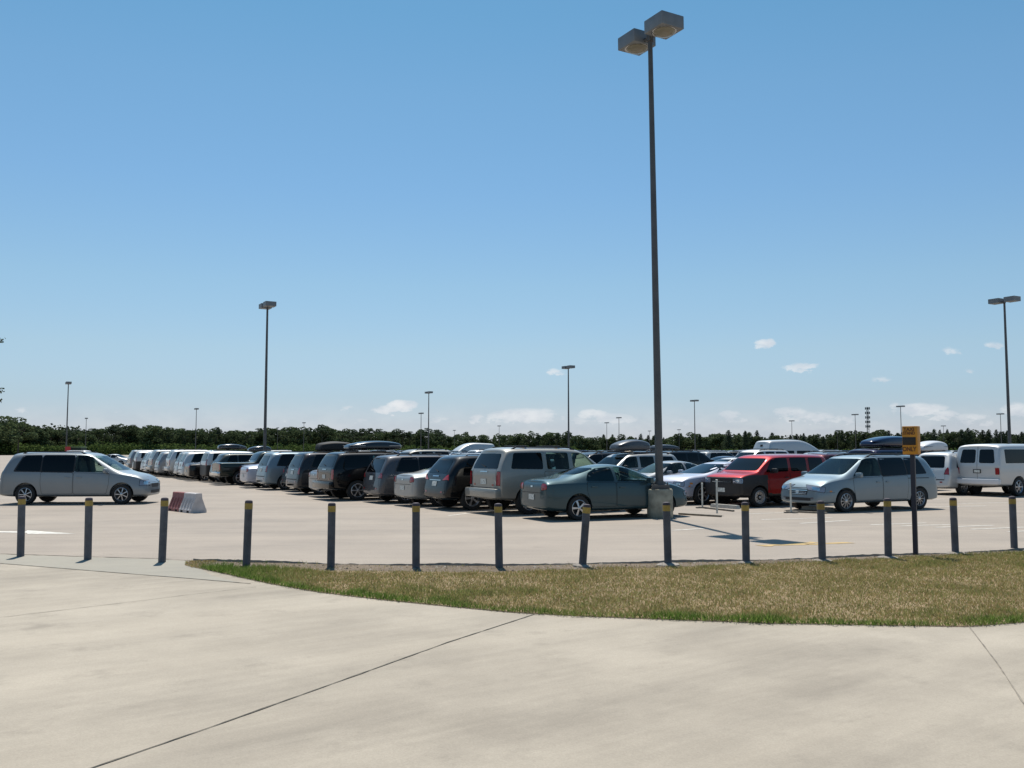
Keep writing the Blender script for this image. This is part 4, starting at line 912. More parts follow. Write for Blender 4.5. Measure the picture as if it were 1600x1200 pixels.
# ---------------------------------------------------------------- lamp posts
MAT['pole'] = simple('lamp_pole_metal', (.085,.085,.085), .5, .3, var=.15, vscale=2)
MAT['head'] = simple('lamp_head_metal', (.17,.18,.185), .5, .3, var=.1)
MAT['lens'] = simple('lamp_lens', (.17,.155,.11), .25)
MAT['cbase'] = simple('base_concrete', (.31,.285,.215), .9, var=.28, vscale=4)
def lamp(base, label, H=13.0, head_dir=radians(120), big=False, s=1.0, group='double lamp posts across the lot'):
    o = empty('lamp_post', base)
    q = MB()
    if big:
        q.lathe([(.335,0),(.345,.02),(.345,.74),(.325,.765),(.20,.77)], 28)
        q.build('concrete_base', MAT['cbase'], o, 40)
        q = MB(); q.box((0,0,.83),(.46,.46,.10)); q.box((0,0,.79),(.50,.50,.02)); q.lathe([(.15,.85),(.13,.97)], 16)
        for a in (-1,1):
            for b_ in (-1,1): q.lathe([(.02,.88),(.02,.94)], 6, 'Z', 0, Matrix.Translation((a*.18,b_*.18,0)))
        q.build('base_plate', MAT['pole'], o)
        q = MB(); n=4; q.tube([(0,0,.88),(0,0,H-.25)], [.108,.064], 20); q.build('pole', MAT['pole'], o)
    else:
        q.lathe([(.33,0),(.33,.75)], 12); q.build('concrete_base', MAT['cbase'], o, 40)
        q = MB(); q.tube([(0,0,.75),(0,0,H-.25)], [.125*s,.075*s], 8); q.build('pole', MAT['pole'], o)
    q = MB(); hd_ = Vector((cos(head_dir), sin(head_dir), 0))
    q.tube([Vector((0,0,H-.30))-hd_*.3, Vector((0,0,H-.30))+hd_*.3], .055, 8); q.lathe([(.10,H-.42),(.10,H-.2)], 10)
    q.build('bracket', MAT['pole'], o)
    for sg in (1, -1):
        mt = Matrix.Translation(hd_*(sg*.60)+Vector((0,0,H-.20)))@Matrix.Rotation(head_dir, 4, 'Z')
        q = MB(); q.bevbox((0,0,0),(.76,.76,.36),.02,0,mt) if big else q.box((0,0,0),(.80,.80,.34),0,mt)
        h_ = q.build('lamp_head', MAT['head'], o, 30)
        if big:
            q = MB(); q.lathe([(.30,-.185),(.30,-.20),(.24,-.255),(.12,-.285),(.03,-.29)], 20, 'Z', 0, mt); q.build('lens', MAT['lens'], h_)
            q = MB(); q.lathe([(.34,-.183),(.34,-.19),(.31,-.19)], 20, 'Z', 0, mt); q.build('lens_ring', MAT['chrome'], h_)
    tag(o, label, 'lamp post', group); return o
g = G(1031.5, 809)
mainlamp = lamp((g.x, g.y, 0), 'tallest nearest lamp post on a round concrete base, beside the teal sedan', H=13.5, big=True); mainlamp.rotation_euler = (0, radians(-.55), 0)
def lampat(px, ytop, label, H=13.0):
    d = ray(px, ytop); t = (H-.05-HC)/d.z
    return lamp((d.x*t, d.y*t, 0), label, H=H)
LP = [(418,474,'lamp post rising above the pale silver-blue minivan in the left half'),(1569,466,'lamp post rising above the big white van at the right edge'),(888,572,'lamp post in the gap between the champagne SUV and the teal sedan roofs'),
      (670,612,'lamp post, taller of the close pair left of centre'),(658,645,'lamp post, shorter of the close pair left of centre'),(107,597,'lamp post rising behind the roof of the left silver minivan'),(1085,625,'lamp post right of the tallest lamp post'),
      (307,638,'lamp post left of centre above the white cars of the front row'),(1407,634,'lamp post just left of the orange sign'),(967,652,'lamp post, taller of the far pair left of the tallest lamp post'),(948,660,'lamp post, shorter of the far pair left of the tallest lamp post'),
      (1336,647,'far lamp post left of the antenna mast'),(1237,657,'far lamp post above the white camper van'),(780,665,'far lamp post above the trees right of the distant camper van'),(475,660,'far lamp post peeking over the trees above the pale minivan'),
      (135,653,'far lamp post peeking over the trees above the left minivan hood'),(1563,646,'far lamp post just left of the right edge lamp post'),(1474,665,'far lamp post peeking over the trees right of the orange sign'),
      (710,672,'tiny far lamp post above the trees above the distant camper van'),(1061,671,'tiny far lamp post right of the tallest lamp post'),(1015,673,'tiny far lamp post touching the tallest pole'),(434,668,'tiny far lamp post beside the left tall lamp post'),(1308,672,'tiny far lamp post between the camper van and the antenna')]
for px, yt, lb in LP: lampat(px, yt, lb)
# antenna mast far away
p = AT(1357, 700, 640); mo = empty('antenna_mast', (p.x, p.y, 0)); tag(mo, 'far steel antenna mast with stacked aerials right of centre', 'antenna mast')
Hm = HC+(705-636)*640/F
q = MB()
for a in range(3):
    an = 2*pi*a/3; q.tube([(1.0*cos(an),1.0*sin(an),0),(.6*cos(an),.6*sin(an),Hm)], .14, 5)
for k in range(14):
    z0, z1 = Hm*k/14, Hm*(k+1)/14
    for a in range(3):
        a0, a1 = 2*pi*a/3, 2*pi*(a+1)/3; q.tube([(.8*cos(a0),.8*sin(a0),z0),(.8*cos(a1),.8*sin(a1),z1)], .07, 4)
q.build('lattice', MAT['pole'], mo)
for k in range(5):
    q = MB(); z = Hm-1.0-k*3.1
    for a in range(6):
        an = pi/3*a; q.box((1.5*cos(an),1.5*sin(an),z),(.35,.35,1.7))
    q.lathe([(1.5,z-.1),(1.5,z+.1)], 8); q.build('antenna', MAT['head'], mo)
# ---------------------------------------------------------------- sign
MAT['sign_orange'] = simple('sign_orange', (.60,.25,.015), .5, var=.12, vscale=6)
MAT['sign_black'] = simple('sign_black', (.012,.008,.006), .45)
MAT['sign_post'] = simple('sign_post_metal', (.012,.015,.03), .45)
g = G(1430, 868); so = empty('sign', (g.x, g.y, 0), radians(-40)); tag(so, 'black and orange boxed sign on a dark post at the grass edge, reading ONLY', 'sign')
k_ = g.y/F
zt, zb = HC+(705-666)*k_, HC+(705-710)*k_; ww = 23*k_; wd = .17
q = MB(); q.box((0,.03,(zb+.05)/2),(.075,.05,zb+.05)); q.build('post', MAT['sign_post'], so)
q = MB(); q.bevbox((-.02,.05,(zt+zb)/2),(ww,wd,zt-zb),.012); pn = q.build('sign_box', MAT['sign_orange'], so)
yf = .05-wd/2
q = MB(); q.bevbox((-.03,yf-.002,zb+(zt-zb)*.47),(ww*.86,.012,(zt-zb)*.28),.003); q.build('black_panel', MAT['sign_black'], so)
def text(s_, x, y, z, size, mat, parent, sx=1.0):
    cu = bpy.data.curves.new('t', 'FONT'); cu.body = s_; cu.size = size; cu.align_x = 'CENTER'; cu.align_y = 'CENTER'; cu.extrude = .002; cu.offset = size*.02
    t_ = bpy.data.objects.new('t', cu); C.objects.link(t_); dg = bpy.context.evaluated_depsgraph_get()
    me = bpy.data.meshes.new_from_object(t_.evaluated_get(dg)); bpy.data.objects.remove(t_)
    me.transform(Matrix.Translation((x,y,z))@Matrix.Rotation(pi/2, 4, 'X')@Matrix.Diagonal((sx,1,1,1))); me.materials.clear(); me.materials.append(mat)
    return link('lettering', me, parent)
MAT['sign_text'] = simple('sign_lettering', (.10,.028,.008), .5); MAT['sign_text2'] = simple('panel_lettering', (.16,.11,.08), .5)
hh = zt-zb
text('TAXI', -.03, yf-.004, zb+hh*.88, .085, MAT['sign_text'], so, .95); text('STAND', -.03, yf-.004, zb+hh*.745, .075, MAT['sign_text'], so, .80)
text('ONLY', -.03, yf-.004, zb+hh*.18, .105, MAT['sign_text'], so, .80)
# ---------------------------------------------------------------- plastic barriers
MAT['bar_white'] = simple('barrier_white', (.50,.46,.44), .65, var=.12, vscale=5); MAT['bar_red'] = simple('barrier_red', (.26,.095,.085), .65, var=.2, vscale=5)
def barrier(loc, rz, mat, label):
    o = empty('plastic_barrier', loc, rz); ln = .82
    prof = [(.24,0),(.24,.08),(.215,.12),(.105,.41),(.09,.54),(.075,.56)]
    vs = []; fs = []; nx = 8
    pr = [(-a, b_) for a, b_ in prof]+[(a, b_) for a, b_ in prof[::-1]]
    for i in range(nx+1):
        for (y, z) in pr: vs.append((-ln/2+ln*i/nx, y, z))
    m_ = len(pr)
    for i in range(nx):
        for j in range(m_-1): fs.append((i*m_+j, i*m_+j+1, (i+1)*m_+j+1, (i+1)*m_+j))
        fs.append((i*m_+m_-1, i*m_, (i+1)*m_, (i+1)*m_+m_-1))
    fs.append(tuple(range(m_))[::-1]); fs.append(tuple(nx*m_+j for j in range(m_)))
    q = MB(); q.add(vs, fs)
    q.build('shell', mat, o, 30)
    for sg in (1, -1):
        for k in range(4):
            q = MB(); x = -.30+.20*k
            a = Vector((x, sg*.208, .13)); b_ = Vector((x, sg*.115, .39)); q.tube([a, b_], .030, 8); q.build('rib', mat, o)
        for k in (-.22, .22):
            q = MB(); q.box((k, sg*.232, .035),(.14,.03,.06)); q.build('fork_slot', MAT['under'], o)
    tag(o, label, 'barrier', 'plastic lane barriers'); return o
a = G(266, 797); b_ = G(320, 803); an = atan2(G(318,802).y-G(276,802).y-1.0, 1.0)
c1 = G(296, 802); c2 = G(270, 799)
hd = radians(-48)
w_ = Vector((cos(hd), sin(hd), 0)); pc = G(298, 801)+Vector((.0,.16,0))
barrier((pc.x, pc.y, 0), hd, MAT['bar_white'], 'white plastic barrier section nearer the camera beside the third bollard')
pc2 = pc-w_*.84
barrier((pc2.x, pc2.y, 0), hd, MAT['bar_red'], 'red plastic barrier section joined behind the white one')
# ---------------------------------------------------------------- white marker posts on boards
MAT['postwhite'] = simple('marker_white', (.55,.54,.48), .6, var=.15, vscale=10); MAT['board'] = simple('weathered_board', (.20,.175,.14), .8, var=.3, vscale=6)
def marker(px, ytop, ybase, a, b_, label, foot=True):
    g = G(px, ybase); k = g.y/F; h_ = HC+(705-ytop)*k if ytop < 705 else HC-(ytop-705)*k
    o = empty('marker_post', (g.x, g.y, 0))
    q = MB(); q.tube([(0,0,.04),(0,0,h_)], .026, 10); q.lathe([(.032,h_),(.032,h_+.05),(.02,h_+.06)], 10); q.build('post', MAT['postwhite'], o)
    A, B_ = G(*a)-g, G(*b_)-g
    q = MB(); d = (B_-A); ln = d.length; mt = Matrix.Translation((A+B_)/2+Vector((0,0,.035)))@Matrix.Rotation(atan2(d.y, d.x), 4, 'Z'); q.bevbox((0,0,-.008),(ln,.08,.045),.008,0,mt)
    q.build('base_board', MAT['board'], o)
    if foot:
        q = MB(); q.bevbox((0,0,.02),(.42,.10,.04),.008,0,Matrix.Rotation(.25,4,'Z')); q.build('foot', MAT['board'], o)
    tag(o, label, 'marker post', 'white marker posts on boards')
marker(1097.5, 757, 794, (1093,793.5), (1146,799.5), 'thin white marker post in front of the silvery white sedan wheel')
marker(1120.5, 752, 804.5, (1061,804), (1127,808), 'thin white marker post standing in front of the red SUV grille', False)
marker(1236, 757, 801.5, (1229,800), (1292,803), 'thin white marker post in front of the blue-silver minivan grille')
MAT['stop'] = simple('wheel_stop_concrete', (.45,.43,.38), .85, var=.15, vscale=6)
for (a, b_, lb) in [((1143,795.5),(1172,795.5),'pale concrete wheel stop under the nose of the red SUV'),((1290,799),(1306,801),'pale concrete wheel stop under the nose of the blue-silver minivan')]:
    A, B_ = G(*a), G(*b_); d = UV(0,1); q = MB(); q.box((0,0,.055),(1.2,.15,.11),taper=.93); o = q.build('wheel_stop', MAT['stop']); m0 = A+UV(.2,.5)
    o.location = (m0.x, m0.y, 0); o.rotation_euler = (0,0,LA+pi/2); tag(o, lb, 'wheel stop')
# red board and dark green container far left
MAT['redboard'] = simple('red_board', (.42,.03,.035), .6); MAT['contgreen'] = simple('container_green', (.012,.03,.02), .7, var=.2); MAT['contrim'] = simple('container_rim', (.18,.28,.12), .6)
p = AT(106, 700, 150); k = 150/F
o = empty('sign', (p.x, 150, 0)); tag(o, 'small red board on legs against the woods above the left minivan', 'sign')
q = MB(); q.box((0,0,HC+(705-699)*k*.6),(8.5*k,.06,7*k)); q.build('board', MAT['redboard'], o)
for s_ in (-.35,.35):
    q = MB(); q.box((s_,.05,.9),(.07,.05,1.8)); q.build('leg', MAT['pole'], o)
p = AT(122, 700, 152); o = empty('container', (p.x, 152, 0)); tag(o, 'dark green container with a pale rim right of the red board', 'container')
q = MB(); q.box((0,0,1.2),(18*k,2,2.4)); 
for i in range(9): q.box((-.85+i*.21,-1.0,1.2),(.07,.06,2.2))
q.build('body', MAT['contgreen'], o); q = MB(); q.box((0,-.02,2.45),(19*k,2.1,.14)); q.build('rim', MAT['contrim'], o)
# ---------------------------------------------------------------- trees
def foliage_mat(name, a, b_):
    m, nt, b = newmat(name); nt.nodes.remove(b); out = nt.nodes['Material Output']
    ge = nt.nodes.new('ShaderNodeNewGeometry'); oi = nt.nodes.new('ShaderNodeObjectInfo')
    f = M('FRACT', M('ADD', ge.outputs['Random Per Island'], oi.outputs['Random'], nt=nt), nt=nt)
    c = mixc(nt, ge.outputs['Random Per Island'], a, b_)
    v = M('MULTIPLY_ADD', oi.outputs['Random'], .6, .7, nt=nt)
    cc = nt.nodes.new('ShaderNodeVectorMath'); cc.operation = 'SCALE'; L(nt, c, cc.inputs[0]); L(nt, v, cc.inputs[3])
    d = nt.nodes.new('ShaderNodeBsdfDiffuse'); t = nt.nodes.new('ShaderNodeBsdfTranslucent'); L(nt, cc.outputs[0], d.inputs[0]); L(nt, cc.outputs[0], t.inputs[0])
    s = nt.nodes.new('ShaderNodeMixShader'); s.inputs[0].default_value = .25; L(nt, d.outputs[0], s.inputs[1]); L(nt, t.outputs[0], s.inputs[2]); L(nt, s.outputs[0], out.inputs[0])
    return m
MAT['leaf'] = foliage_mat('leaf_foliage', (.045,.062,.032), (.115,.145,.07)); MAT['needle'] = foliage_mat('pine_foliage', (.035,.050,.034), (.088,.11,.065))
MAT['shrub'] = foliage_mat('shrub_foliage', (.04,.065,.02), (.11,.15,.05)); MAT['bark'] = simple('bark', (.085,.065,.05), .9)
def quads(cen, size, rs, flat=.6):
    """cen (n,3): one small random quad per point"""
    n = len(cen); a = rs.normal(size=(n,3)); a[:,2] *= flat; a /= np.linalg.norm(a, axis=1)[:,None]
    b_ = rs.normal(size=(n,3)); b_ -= a*(a*b_).sum(1)[:,None]; b_ /= np.linalg.norm(b_, axis=1)[:,None]
    s = (size*rs.uniform(.6,1.3,size=n))[:,None]; a = a*s; b_ = b_*s*.7
    return np.stack([cen-a-b_*.6, cen+a*.4-b_, cen+a+b_*.5, cen-a*.5+b_], 1).reshape(-1,3)
def quadmesh(name, V_, mat):
    n = len(V_)//4; me = bpy.data.meshes.new(name); me.vertices.add(4*n); me.vertices.foreach_set('co', V_.astype(np.float32).ravel())
    me.loops.add(4*n); me.loops.foreach_set('vertex_index', np.arange(4*n, dtype=np.int32)); me.polygons.add(n)
    me.polygons.foreach_set('loop_start', np.arange(0,4*n,4, dtype=np.int32)); me.update(calc_edges=True); me.materials.append(mat); return me
def crown(kind, seed):                                  # unit tree: height 1
    rs = np.random.RandomState(seed); pts = []
    if kind == 'broad':
        for k in range(15):
            z = rs.uniform(.32,.90); w = .30*sqrt(max(.05, 1-((z-.58)/.42)**2)); a = rs.uniform(0, 2*pi); r = w*rs.uniform(.2,1)
            c = np.array([r*cos(a), r*sin(a), z]); rad = rs.uniform(.07,.15); n = int(95*(rad/.11)**2)
            d = rs.normal(size=(n,3)); d /= np.linalg.norm(d,axis=1)[:,None]; pts.append(c+d*rad*np.array([1.15,1.15,.8])*rs.uniform(.55,1,size=(n,1))**.5)
    elif kind == 'umbrella':                            # bare trunk, flat ragged top
        for k in range(9):
            z = rs.uniform(.70,.96); a = rs.uniform(0,2*pi); r = .20*rs.uniform(.1,1)
            c = np.array([r*cos(a), r*sin(a), z]); rad = rs.uniform(.05,.10); n = int(80*(rad/.08)**2)
            d = rs.normal(size=(n,3)); d /= np.linalg.norm(d,axis=1)[:,None]; pts.append(c+d*rad*np.array([1.3,1.3,.6])*rs.uniform(.4,1,size=(n,1))**.5)
    else:
        n = 2300; z = 1-rs.uniform(0,1,n)**.72*.86; a = rs.uniform(0,2*pi,n); w = .24*(1-z)**.6+.014
        lay = ((z*11+.6*np.sin(a*2+seed)+rs.uniform(0,.25,n)) % 1); w = w*(.55+.6*lay)*(1+.25*np.sin(a*3+z*17+seed)); r = w*rs.uniform(0,1,n)**.5
        pts.append(np.stack([r*np.cos(a), r*np.sin(a), z-r*.25],1)+rs.normal(size=(n,3))*.008)
    P = np.concatenate(pts); return P, rs
def tree_proto(kind, seed, mat, size):
    P, rs = crown(kind, seed); cm = quadmesh('crown', quads(P, size, rs), mat)
    q = MB(); hh_ = .9 if kind == 'pine' else .78
    q.tube([(0,0,0),(.004,.003,hh_*.5),(0,.006,hh_)], [.018,.012,.004], 6)
    rnd = random.Random(seed)
    if kind != 'pine':
        for k in range(5):
            a = rnd.uniform(0,2*pi); z = rnd.uniform(.35,.66); q.tube([(0,0,z),(.12*cos(a),.12*sin(a),z+.13),(.18*cos(a),.18*sin(a),z+.22)],[.008,.005,.002],5)
    return cm, q.mesh('trunk', MAT['bark'])
PROT = {'broad':[tree_proto('broad', s, MAT['leaf'], .027) for s in (1,2,3,4,5)], 'umbrella':[tree_proto('umbrella', s, MAT['needle'], .020) for s in (11,12)], 'pine':[tree_proto('pine', s, MAT['needle'], .016) for s in (21,22,23,24)]}
TOP = [(-80,655),(0,657),(28,650),(55,664),(95,667),(130,672),(165,664),(205,661),(245,663),(300,667),(340,668),(380,672),(430,669),(503,664),(540,670),(600,672),(640,671),(670,671),(700,677),(730,676),(800,677),(880,673),(905,680),(960,681),(1010,680),(1050,683),(1070,678),(1120,677),(1165,674),(1220,678),(1280,676),(1340,676),(1380,673),(1420,676),(1480,672),(1530,672),(1600,675),(1700,672)]
def topy(px):
    for i in range(len(TOP)-1):
        if TOP[i][0] <= px <= TOP[i+1][0]:
            t = (px-TOP[i][0])/(TOP[i+1][0]-TOP[i][0]); return TOP[i][1]*(1-t)+TOP[i+1][1]*t
    return 672
def ydist(px): return 430+190*min(1, max(0, px/700)) if px < 900 else 620-70*min(1,(px-900)/500)
rt = random.Random(5); ntree = 0
NAMES = {'broad':('broadleaf_tree','dark broadleaf tree in the woods'), 'umbrella':('umbrella_pine','bare-trunked pine with rounded top'), 'pine':('pine_tree','dark pointed pine in the woods')}
def tree(kind, px, Y, H, region):
    global ntree
    nm, lb = NAMES[kind]; cm, tm = rt.choice(PROT[kind]); p = AT(px, 705, Y)
    o = empty(nm, (p.x, Y, 0), rt.uniform(0, 2*pi)); wv = rt.uniform(.85,1.5); o.scale = (H*wv, H*wv, H)
    link('trunk', tm, o); link('crown', cm, o); tag(o, lb+' '+region, 'tree', '%s %s' % ({'broad':'broadleaf trees','umbrella':'tall pines','pine':'pointed pines'}[kind], region)); ntree += 1
px = -70
while px < 1680:
    Y = ydist(px)+rt.uniform(-14,14); reg = 'behind the left part of the lot' if px < 520 else ('behind the middle of the lot' if px < 1000 else 'behind the right part of the lot')
    yt_ = topy(px)+(rt.uniform(-1.5,3.5) if px < 930 else rt.uniform(-4.5,6)); kind = ('broad' if rt.random() < .85 else 'umbrella') if px < 930 else ('pine' if rt.random() < .42 else 'broad')
    H = HC+(705-yt_)*Y/F; tree(kind, px, Y, H, reg)
    if rt.random() < .95:                               # second rank
        px2 = px+rt.uniform(-8,8); H2 = HC+(705-topy(px2)+rt.uniform(-4,3))*(Y+35)/F; tree(('broad' if px < 930 else 'pine') if rt.random() < .8 else 'umbrella' if px < 930 else 'broad', px2, Y+35, H2, reg)
    px += rt.uniform(10, 17) if px < 930 else rt.uniform(8, 14)
for px, yt_ in [(28,650),(503,663),(665,668),(888,672),(1165,673),(1420,674),(564,669),(1000,683)]:
    Y = ydist(px)-25; tree('umbrella' if px in (503,888,665,564) else ('broad' if px < 900 else 'pine'), px, Y, HC+(705-yt_)*Y/F, 'at the front edge, '+('left' if px < 520 else 'middle' if px < 900 else 'right'))
print('trees', ntree)
# undergrowth and the closed mass of the wood behind the counted trees
rs = np.random.RandomState(9)
def band(n, x0, x1, yo0, yo1, zf0, zf1, size, lump):
    px_ = rs.uniform(x0, x1, n); Yb = np.array([ydist(p) for p in px_]); Y = Yb+rs.uniform(yo0, yo1, n); X = (px_-800)/F*Yb
    tz = np.array([HC+(705-topy(p))*y/F for p, y in zip(px_, Yb)]); lm = .75+.25*np.sin(px_*lump)*np.sin(px_*lump*2.7+1)
    Z = (zf0+(zf1-zf0)*rs.uniform(0,1,n)**1.0*lm)*tz
    return quads(np.stack([X,Y,Z],1), size, rs)
o = link('far_wood', quadmesh('far_wood', band(120000,-110,1710,20,60,0,.93,.75,.21), MAT['leaf'])); tag(o, 'closed dark mass of the woods behind the lot', 'woods', kind='stuff')
o = link('undergrowth', quadmesh('undergrowth', np.concatenate([band(34000,-110,900,-34,-16,0,.40,.5,.17), band(14000,900,1710,-34,-16,0,.26,.5,.17)]), MAT['shrub'])); tag(o, 'lighter green undergrowth along the foot of the woods', 'undergrowth', kind='stuff')
# a near pine, mostly beyond the left edge: only twig tips reach into view
p = AT(-62, 705, 30); o = empty('near_pine', (p.x, 30, 0)); tag(o, 'pine at the left edge of which only the twig tips show', 'tree')
q = MB(); q.tube([(0,0,0),(.05,0,3),(0,.05,6.4)],[.13,.09,.02],10)
tips = []
rnd = random.Random(3)
for k in range(22):
    z = 1.8+k*.21; a = rnd.uniform(0,2*pi); ln = .95*(1-(z-1.8)/6)
    if k in (7, 13): continue
    e = Vector((ln*cos(a)*.8, ln*sin(a), z+.25)); q.tube([(0,0,z), e*.5+Vector((0,0,z*.5+.02)), e],[.025,.015,.005],5); tips.append(e)
for (tx, ty) in ((4,532),(3,609),(2,626)):
    w = AT(tx, ty, 30)-Vector((p.x,30,0)); q.tube([(0,0,w.z-.35), w*.5+Vector((0,0,w.z*.5-.12)), w-Vector((.05,0,0))],[.025,.015,.005],5); tips.append(w-Vector((.06,0,0)))
q.build('trunk', MAT['bark'], o)
rs2 = np.random.RandomState(4); P = np.concatenate([np.array(t)+rs2.normal(size=(26,3))*np.array([.05,.07,.045]) for t in tips]); V_ = quads(P, .035, rs2); link('crown', quadmesh('crown', V_, MAT['needle']), o)
# ---------------------------------------------------------------- grass on the island
MAT['turf'] = ground_mat('turf_soil', (.27,.19,.105), (.19,.135,.07), (.33,.24,.14), fine=20, bump=.5, pebble=.3)
tp = [gxy(*p) for p in [(330,889),(400,889),(520,893),(650,895),(780,895.5),(917,891),(1044,888.5),(1166,884),(1285,879),(1388,875),(1493,870),(1600,865),(1750,857),(2000,845)]]+[(x_, y_+.04) for x_, y_ in [gxy(*p) for p in front_px[:-1]]]
st(sheet('turf_base', tp, .013, MAT['turf']))
rg = np.random.RandomState(12)
poly = np.array(ISL); x0, x1 = -7.5, 11.5; y0, y1 = poly[:,1].min(), poly[:,1].max()
def inside(x, y):
    c = np.zeros(len(x), bool); n = len(poly); j = n-1
    for i in range(n):
        xi, yi = poly[i]; xj, yj = poly[j]
        cond = ((yi > y) != (yj > y)) & (x < (xj-xi)*(y-yi)/(yj-yi+1e-12)+xi); c ^= cond; j = i
    return c
NB = 560000
X = rg.uniform(x0, x1, NB); Y = rg.uniform(y0, y1, NB)
fr = np.array([gxy(*p) for p in front_px][::-1]); bk = np.array([gxy(*p) for p in isl_px][0:])
yf_ = np.interp(X, fr[:,0], fr[:,1]); yb_ = np.interp(X, bk[2:,0], bk[2:,1])
t = (Y-yf_)/np.maximum(yb_-yf_, .05)                       # 0 at the driveway edge, 1 at the lot edge
from math import floor
def vnoise(x, y, s, seed):
    r_ = np.random.RandomState(seed).rand(64,64); u, v = x*s, y*s; i, j = np.floor(u).astype(int), np.floor(v).astype(int); a, b_ = u-i, v-j
    a = a*a*(3-2*a); b_ = b_*b_*(3-2*b_); g_ = lambda p, q: r_[p % 64, q % 64]
    return (g_(i,j)*(1-a)+g_(i+1,j)*a)*(1-b_)+(g_(i,j+1)*(1-a)+g_(i+1,j+1)*a)*b_
n1 = vnoise(X, Y, 1.1, 1); n2 = vnoise(X, Y, 3.7, 2); n3 = vnoise(X, Y, .45, 3)
dfront = Y-yf_; leftness = np.clip((-2.6-X)/1.6, 0, 1)
green = np.clip(1.15-dfront/(.10+.34*n2*n1+.10*np.clip(1-X/3,0,1)), 0, 1)*(.55+.5*n1)+leftness*1.15+.55*np.clip((n1-.5)*4,0,1)*np.clip(n2,.0,1)*np.clip(n3*1.6-.2,0,1)+.35*np.clip((X-5.5)/3,0,1)*np.clip(t-.6,0,1)*3
bw = np.clip(.90-(X+1)*.09, .30, .95)*(.75+.5*n1)
dens = np.clip(((yb_-Y)-bw*.8)/(.25)+n2*.5, .03, 1)*np.clip(.55+n1*.5+green*.4, 0, 1)
tip = X < -4.70; dens = np.where(tip, .55*(n2 > .3), dens); green = np.where(tip, -1, green)
keep = inside(X, Y+.07*n2) & (rg.rand(NB) < dens)
X, Y, green, n1, n2, dfront = X[keep], Y[keep], green[keep], n1[keep], n2[keep], dfront[keep]; n = len(X)
g_ = np.clip(green+rg.normal(size=n)*.22, 0, 1)
hgt = (.017+.022*rg.rand(n))*(1+1.0*np.clip(green,0,1.3))*(.6+.8*n2); wd = .0035+.0035*rg.rand(n)
an = rg.uniform(0, 2*pi, n); ln = rg.normal(size=(n,2))*hgt[:,None]*.55
V3 = np.zeros((n,3,3), np.float32); z0 = .016
V3[:,0] = np.stack([X-np.cos(an)*wd, Y-np.sin(an)*wd, np.full(n,z0)],1); V3[:,1] = np.stack([X+np.cos(an)*wd, Y+np.sin(an)*wd, np.full(n,z0)],1); V3[:,2] = np.stack([X+ln[:,0], Y+ln[:,1], z0+hgt],1)
me = bpy.data.meshes.new('grass'); me.vertices.add(3*n); me.vertices.foreach_set('co', V3.ravel()); me.loops.add(3*n); me.loops.foreach_set('vertex_index', np.arange(3*n, dtype=np.int32))
me.polygons.add(n); me.polygons.foreach_set('loop_start', np.arange(0,3*n,3,dtype=np.int32)); me.update(calc_edges=True)
at = me.attributes.new('green', 'FLOAT', 'FACE'); at.data.foreach_set('value', g_.astype(np.float32)); at2 = me.attributes.new('rnd', 'FLOAT', 'FACE'); at2.data.foreach_set('value', rg.rand(n).astype(np.float32))
m, nt, b = newmat('grass_blades'); nt.nodes.remove(b); out = nt.nodes['Material Output']
aN = nt.nodes.new('ShaderNodeAttribute'); aN.attribute_name = 'green'; aR = nt.nodes.new('ShaderNodeAttribute'); aR.attribute_name = 'rnd'
dry = ramp(nt, aR.outputs['Fac'], [(0,(.27,.19,.085)),(.35,(.34,.26,.115)),(.55,(.38,.30,.14)),(.68,(.22,.25,.085)),(.93,(.31,.275,.12)),(1,(.44,.36,.19))]).outputs[0]
grn = ramp(nt, aR.outputs['Fac'], [(0,(.075,.12,.025)),(.5,(.12,.20,.04)),(1,(.21,.28,.07))]).outputs[0]
c = mixc(nt, aN.outputs['Fac'], dry, grn)
d = nt.nodes.new('ShaderNodeBsdfDiffuse'); tl = nt.nodes.new('ShaderNodeBsdfTranslucent'); L(nt, c, d.inputs[0]); L(nt, c, tl.inputs[0]); s_ = nt.nodes.new('ShaderNodeMixShader'); s_.inputs[0].default_value = .4
L(nt, d.outputs[0], s_.inputs[1]); L(nt, tl.outputs[0], s_.inputs[2]); L(nt, s_.outputs[0], out.inputs[0]); me.materials.append(m)
o = link('grass', me); tag(o, 'dry tan grass strip with green edges behind the concrete driveway', 'grass', kind='stuff'); print('blades', n)

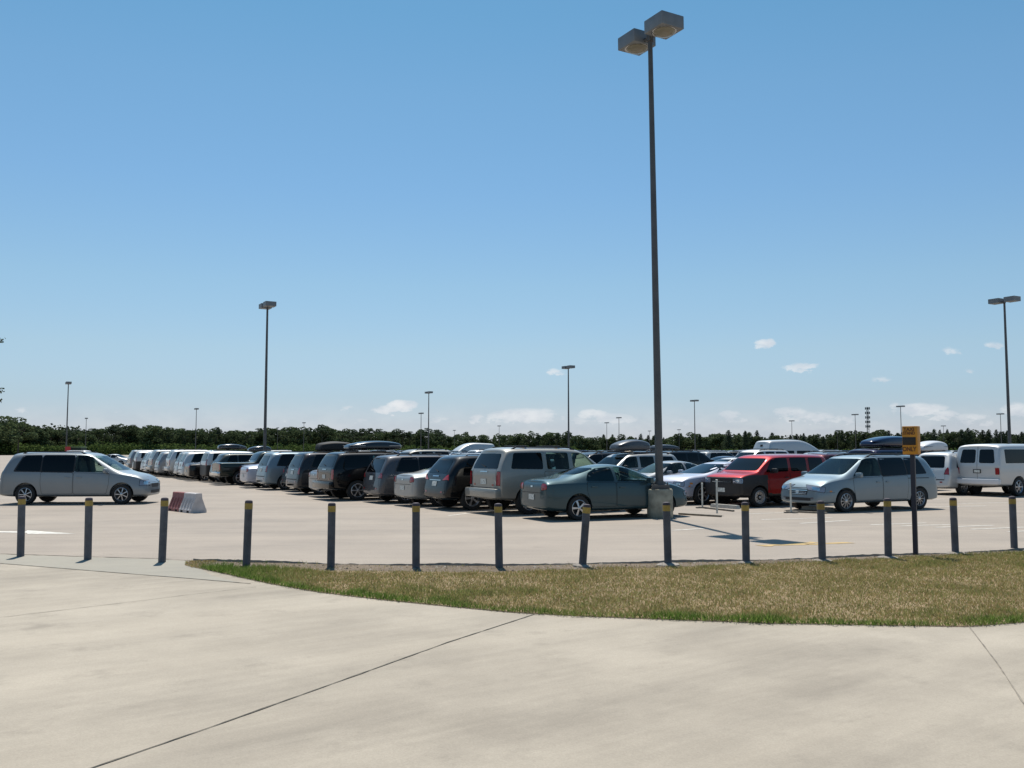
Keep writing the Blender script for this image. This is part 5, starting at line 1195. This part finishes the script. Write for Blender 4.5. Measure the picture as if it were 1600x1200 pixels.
# ---------------------------------------------------------------- loose stones and dirt along the bare strip
rq = np.random.RandomState(31); n = 1500; X = rq.uniform(-5.0, 10.5, n); yb2 = np.interp(X, bk[2:,0], bk[2:,1]); Y = yb2-rq.uniform(0,1,n)**1.3*np.clip(.75-(X+1)*.06,.3,.75)+rq.normal(size=n)*.03
q = MB()
for x, y in zip(X, Y):
    r_ = rq.uniform(.006,.018) if rq.rand() < .93 else rq.uniform(.02,.04); k = rq.uniform(0, pi); c_, s_ = cos(k)*r_, sin(k)*r_; h_ = .010+r_*rq.uniform(.4,.8)
    q.add([(x+c_,y+s_,.009),(x-s_*.8,y+c_*.8,.009),(x-c_,y-s_,.009),(x+s_*.8,y-c_*.8,.009),(x+c_*.2,y+s_*.3,h_)],[(0,1,4),(1,2,4),(2,3,4),(3,0,4)], 0 if rq.rand() < .6 else 1)
MAT['stone'] = simple('stone', (.30,.26,.21), .9); MAT['debris'] = simple('dark_debris', (.05,.04,.03), .95)
tag(q.build('gravel', [MAT['stone'], MAT['debris']], None, 0), 'small stones and dirt scattered along the bare strip', 'gravel', kind='stuff')

for o in bpy.data.objects:
    if o.parent is None and 'label' in o and len(o['label'].split()) > 15: print('LONG', o.name, o['label'])

# ---------------------------------------------------------------- broken edge of the lot paving, a few centimetres proud of the bare soil
lp = []; ex = [gxy(*p) for p in [(303,876.2),(400,879.2),(520,882.2),(650,884.2),(780,884.7),(917,882.2),(1044,880.2),(1166,877.2),(1285,873.2),(1388,869.2),(1493,865.2),(1600,860.2),(1800,850)]]
rp = random.Random(8); q = MB(); pts = []
for i in range(len(ex)-1):
    a, b_ = Vector((*ex[i],0)), Vector((*ex[i+1],0)); n = max(2, int((b_-a).length/.07))
    pts += [a.lerp(b_, k/n) for k in range(n)]
off = 0; base = []
for k, p in enumerate(pts):
    off = off*.8+rp.uniform(-.022,.022); h_ = .034+.012*sin(k*.13)+rp.uniform(-.006,.006)
    base += [(p.x, p.y-.03+off, .006), (p.x, p.y-.02+off, h_), (p.x, p.y+.10+off*.5, h_*.9), (p.x, p.y+.55, .003)]
fs = []
for k in range(len(pts)-1):
    for m_ in range(3): fs.append((4*k+m_, 4*k+4+m_, 4*k+5+m_, 4*k+1+m_))
q.add(base, fs); o = q.build('parking_lot_edge', MAT['lot'], None, 40); st(o)
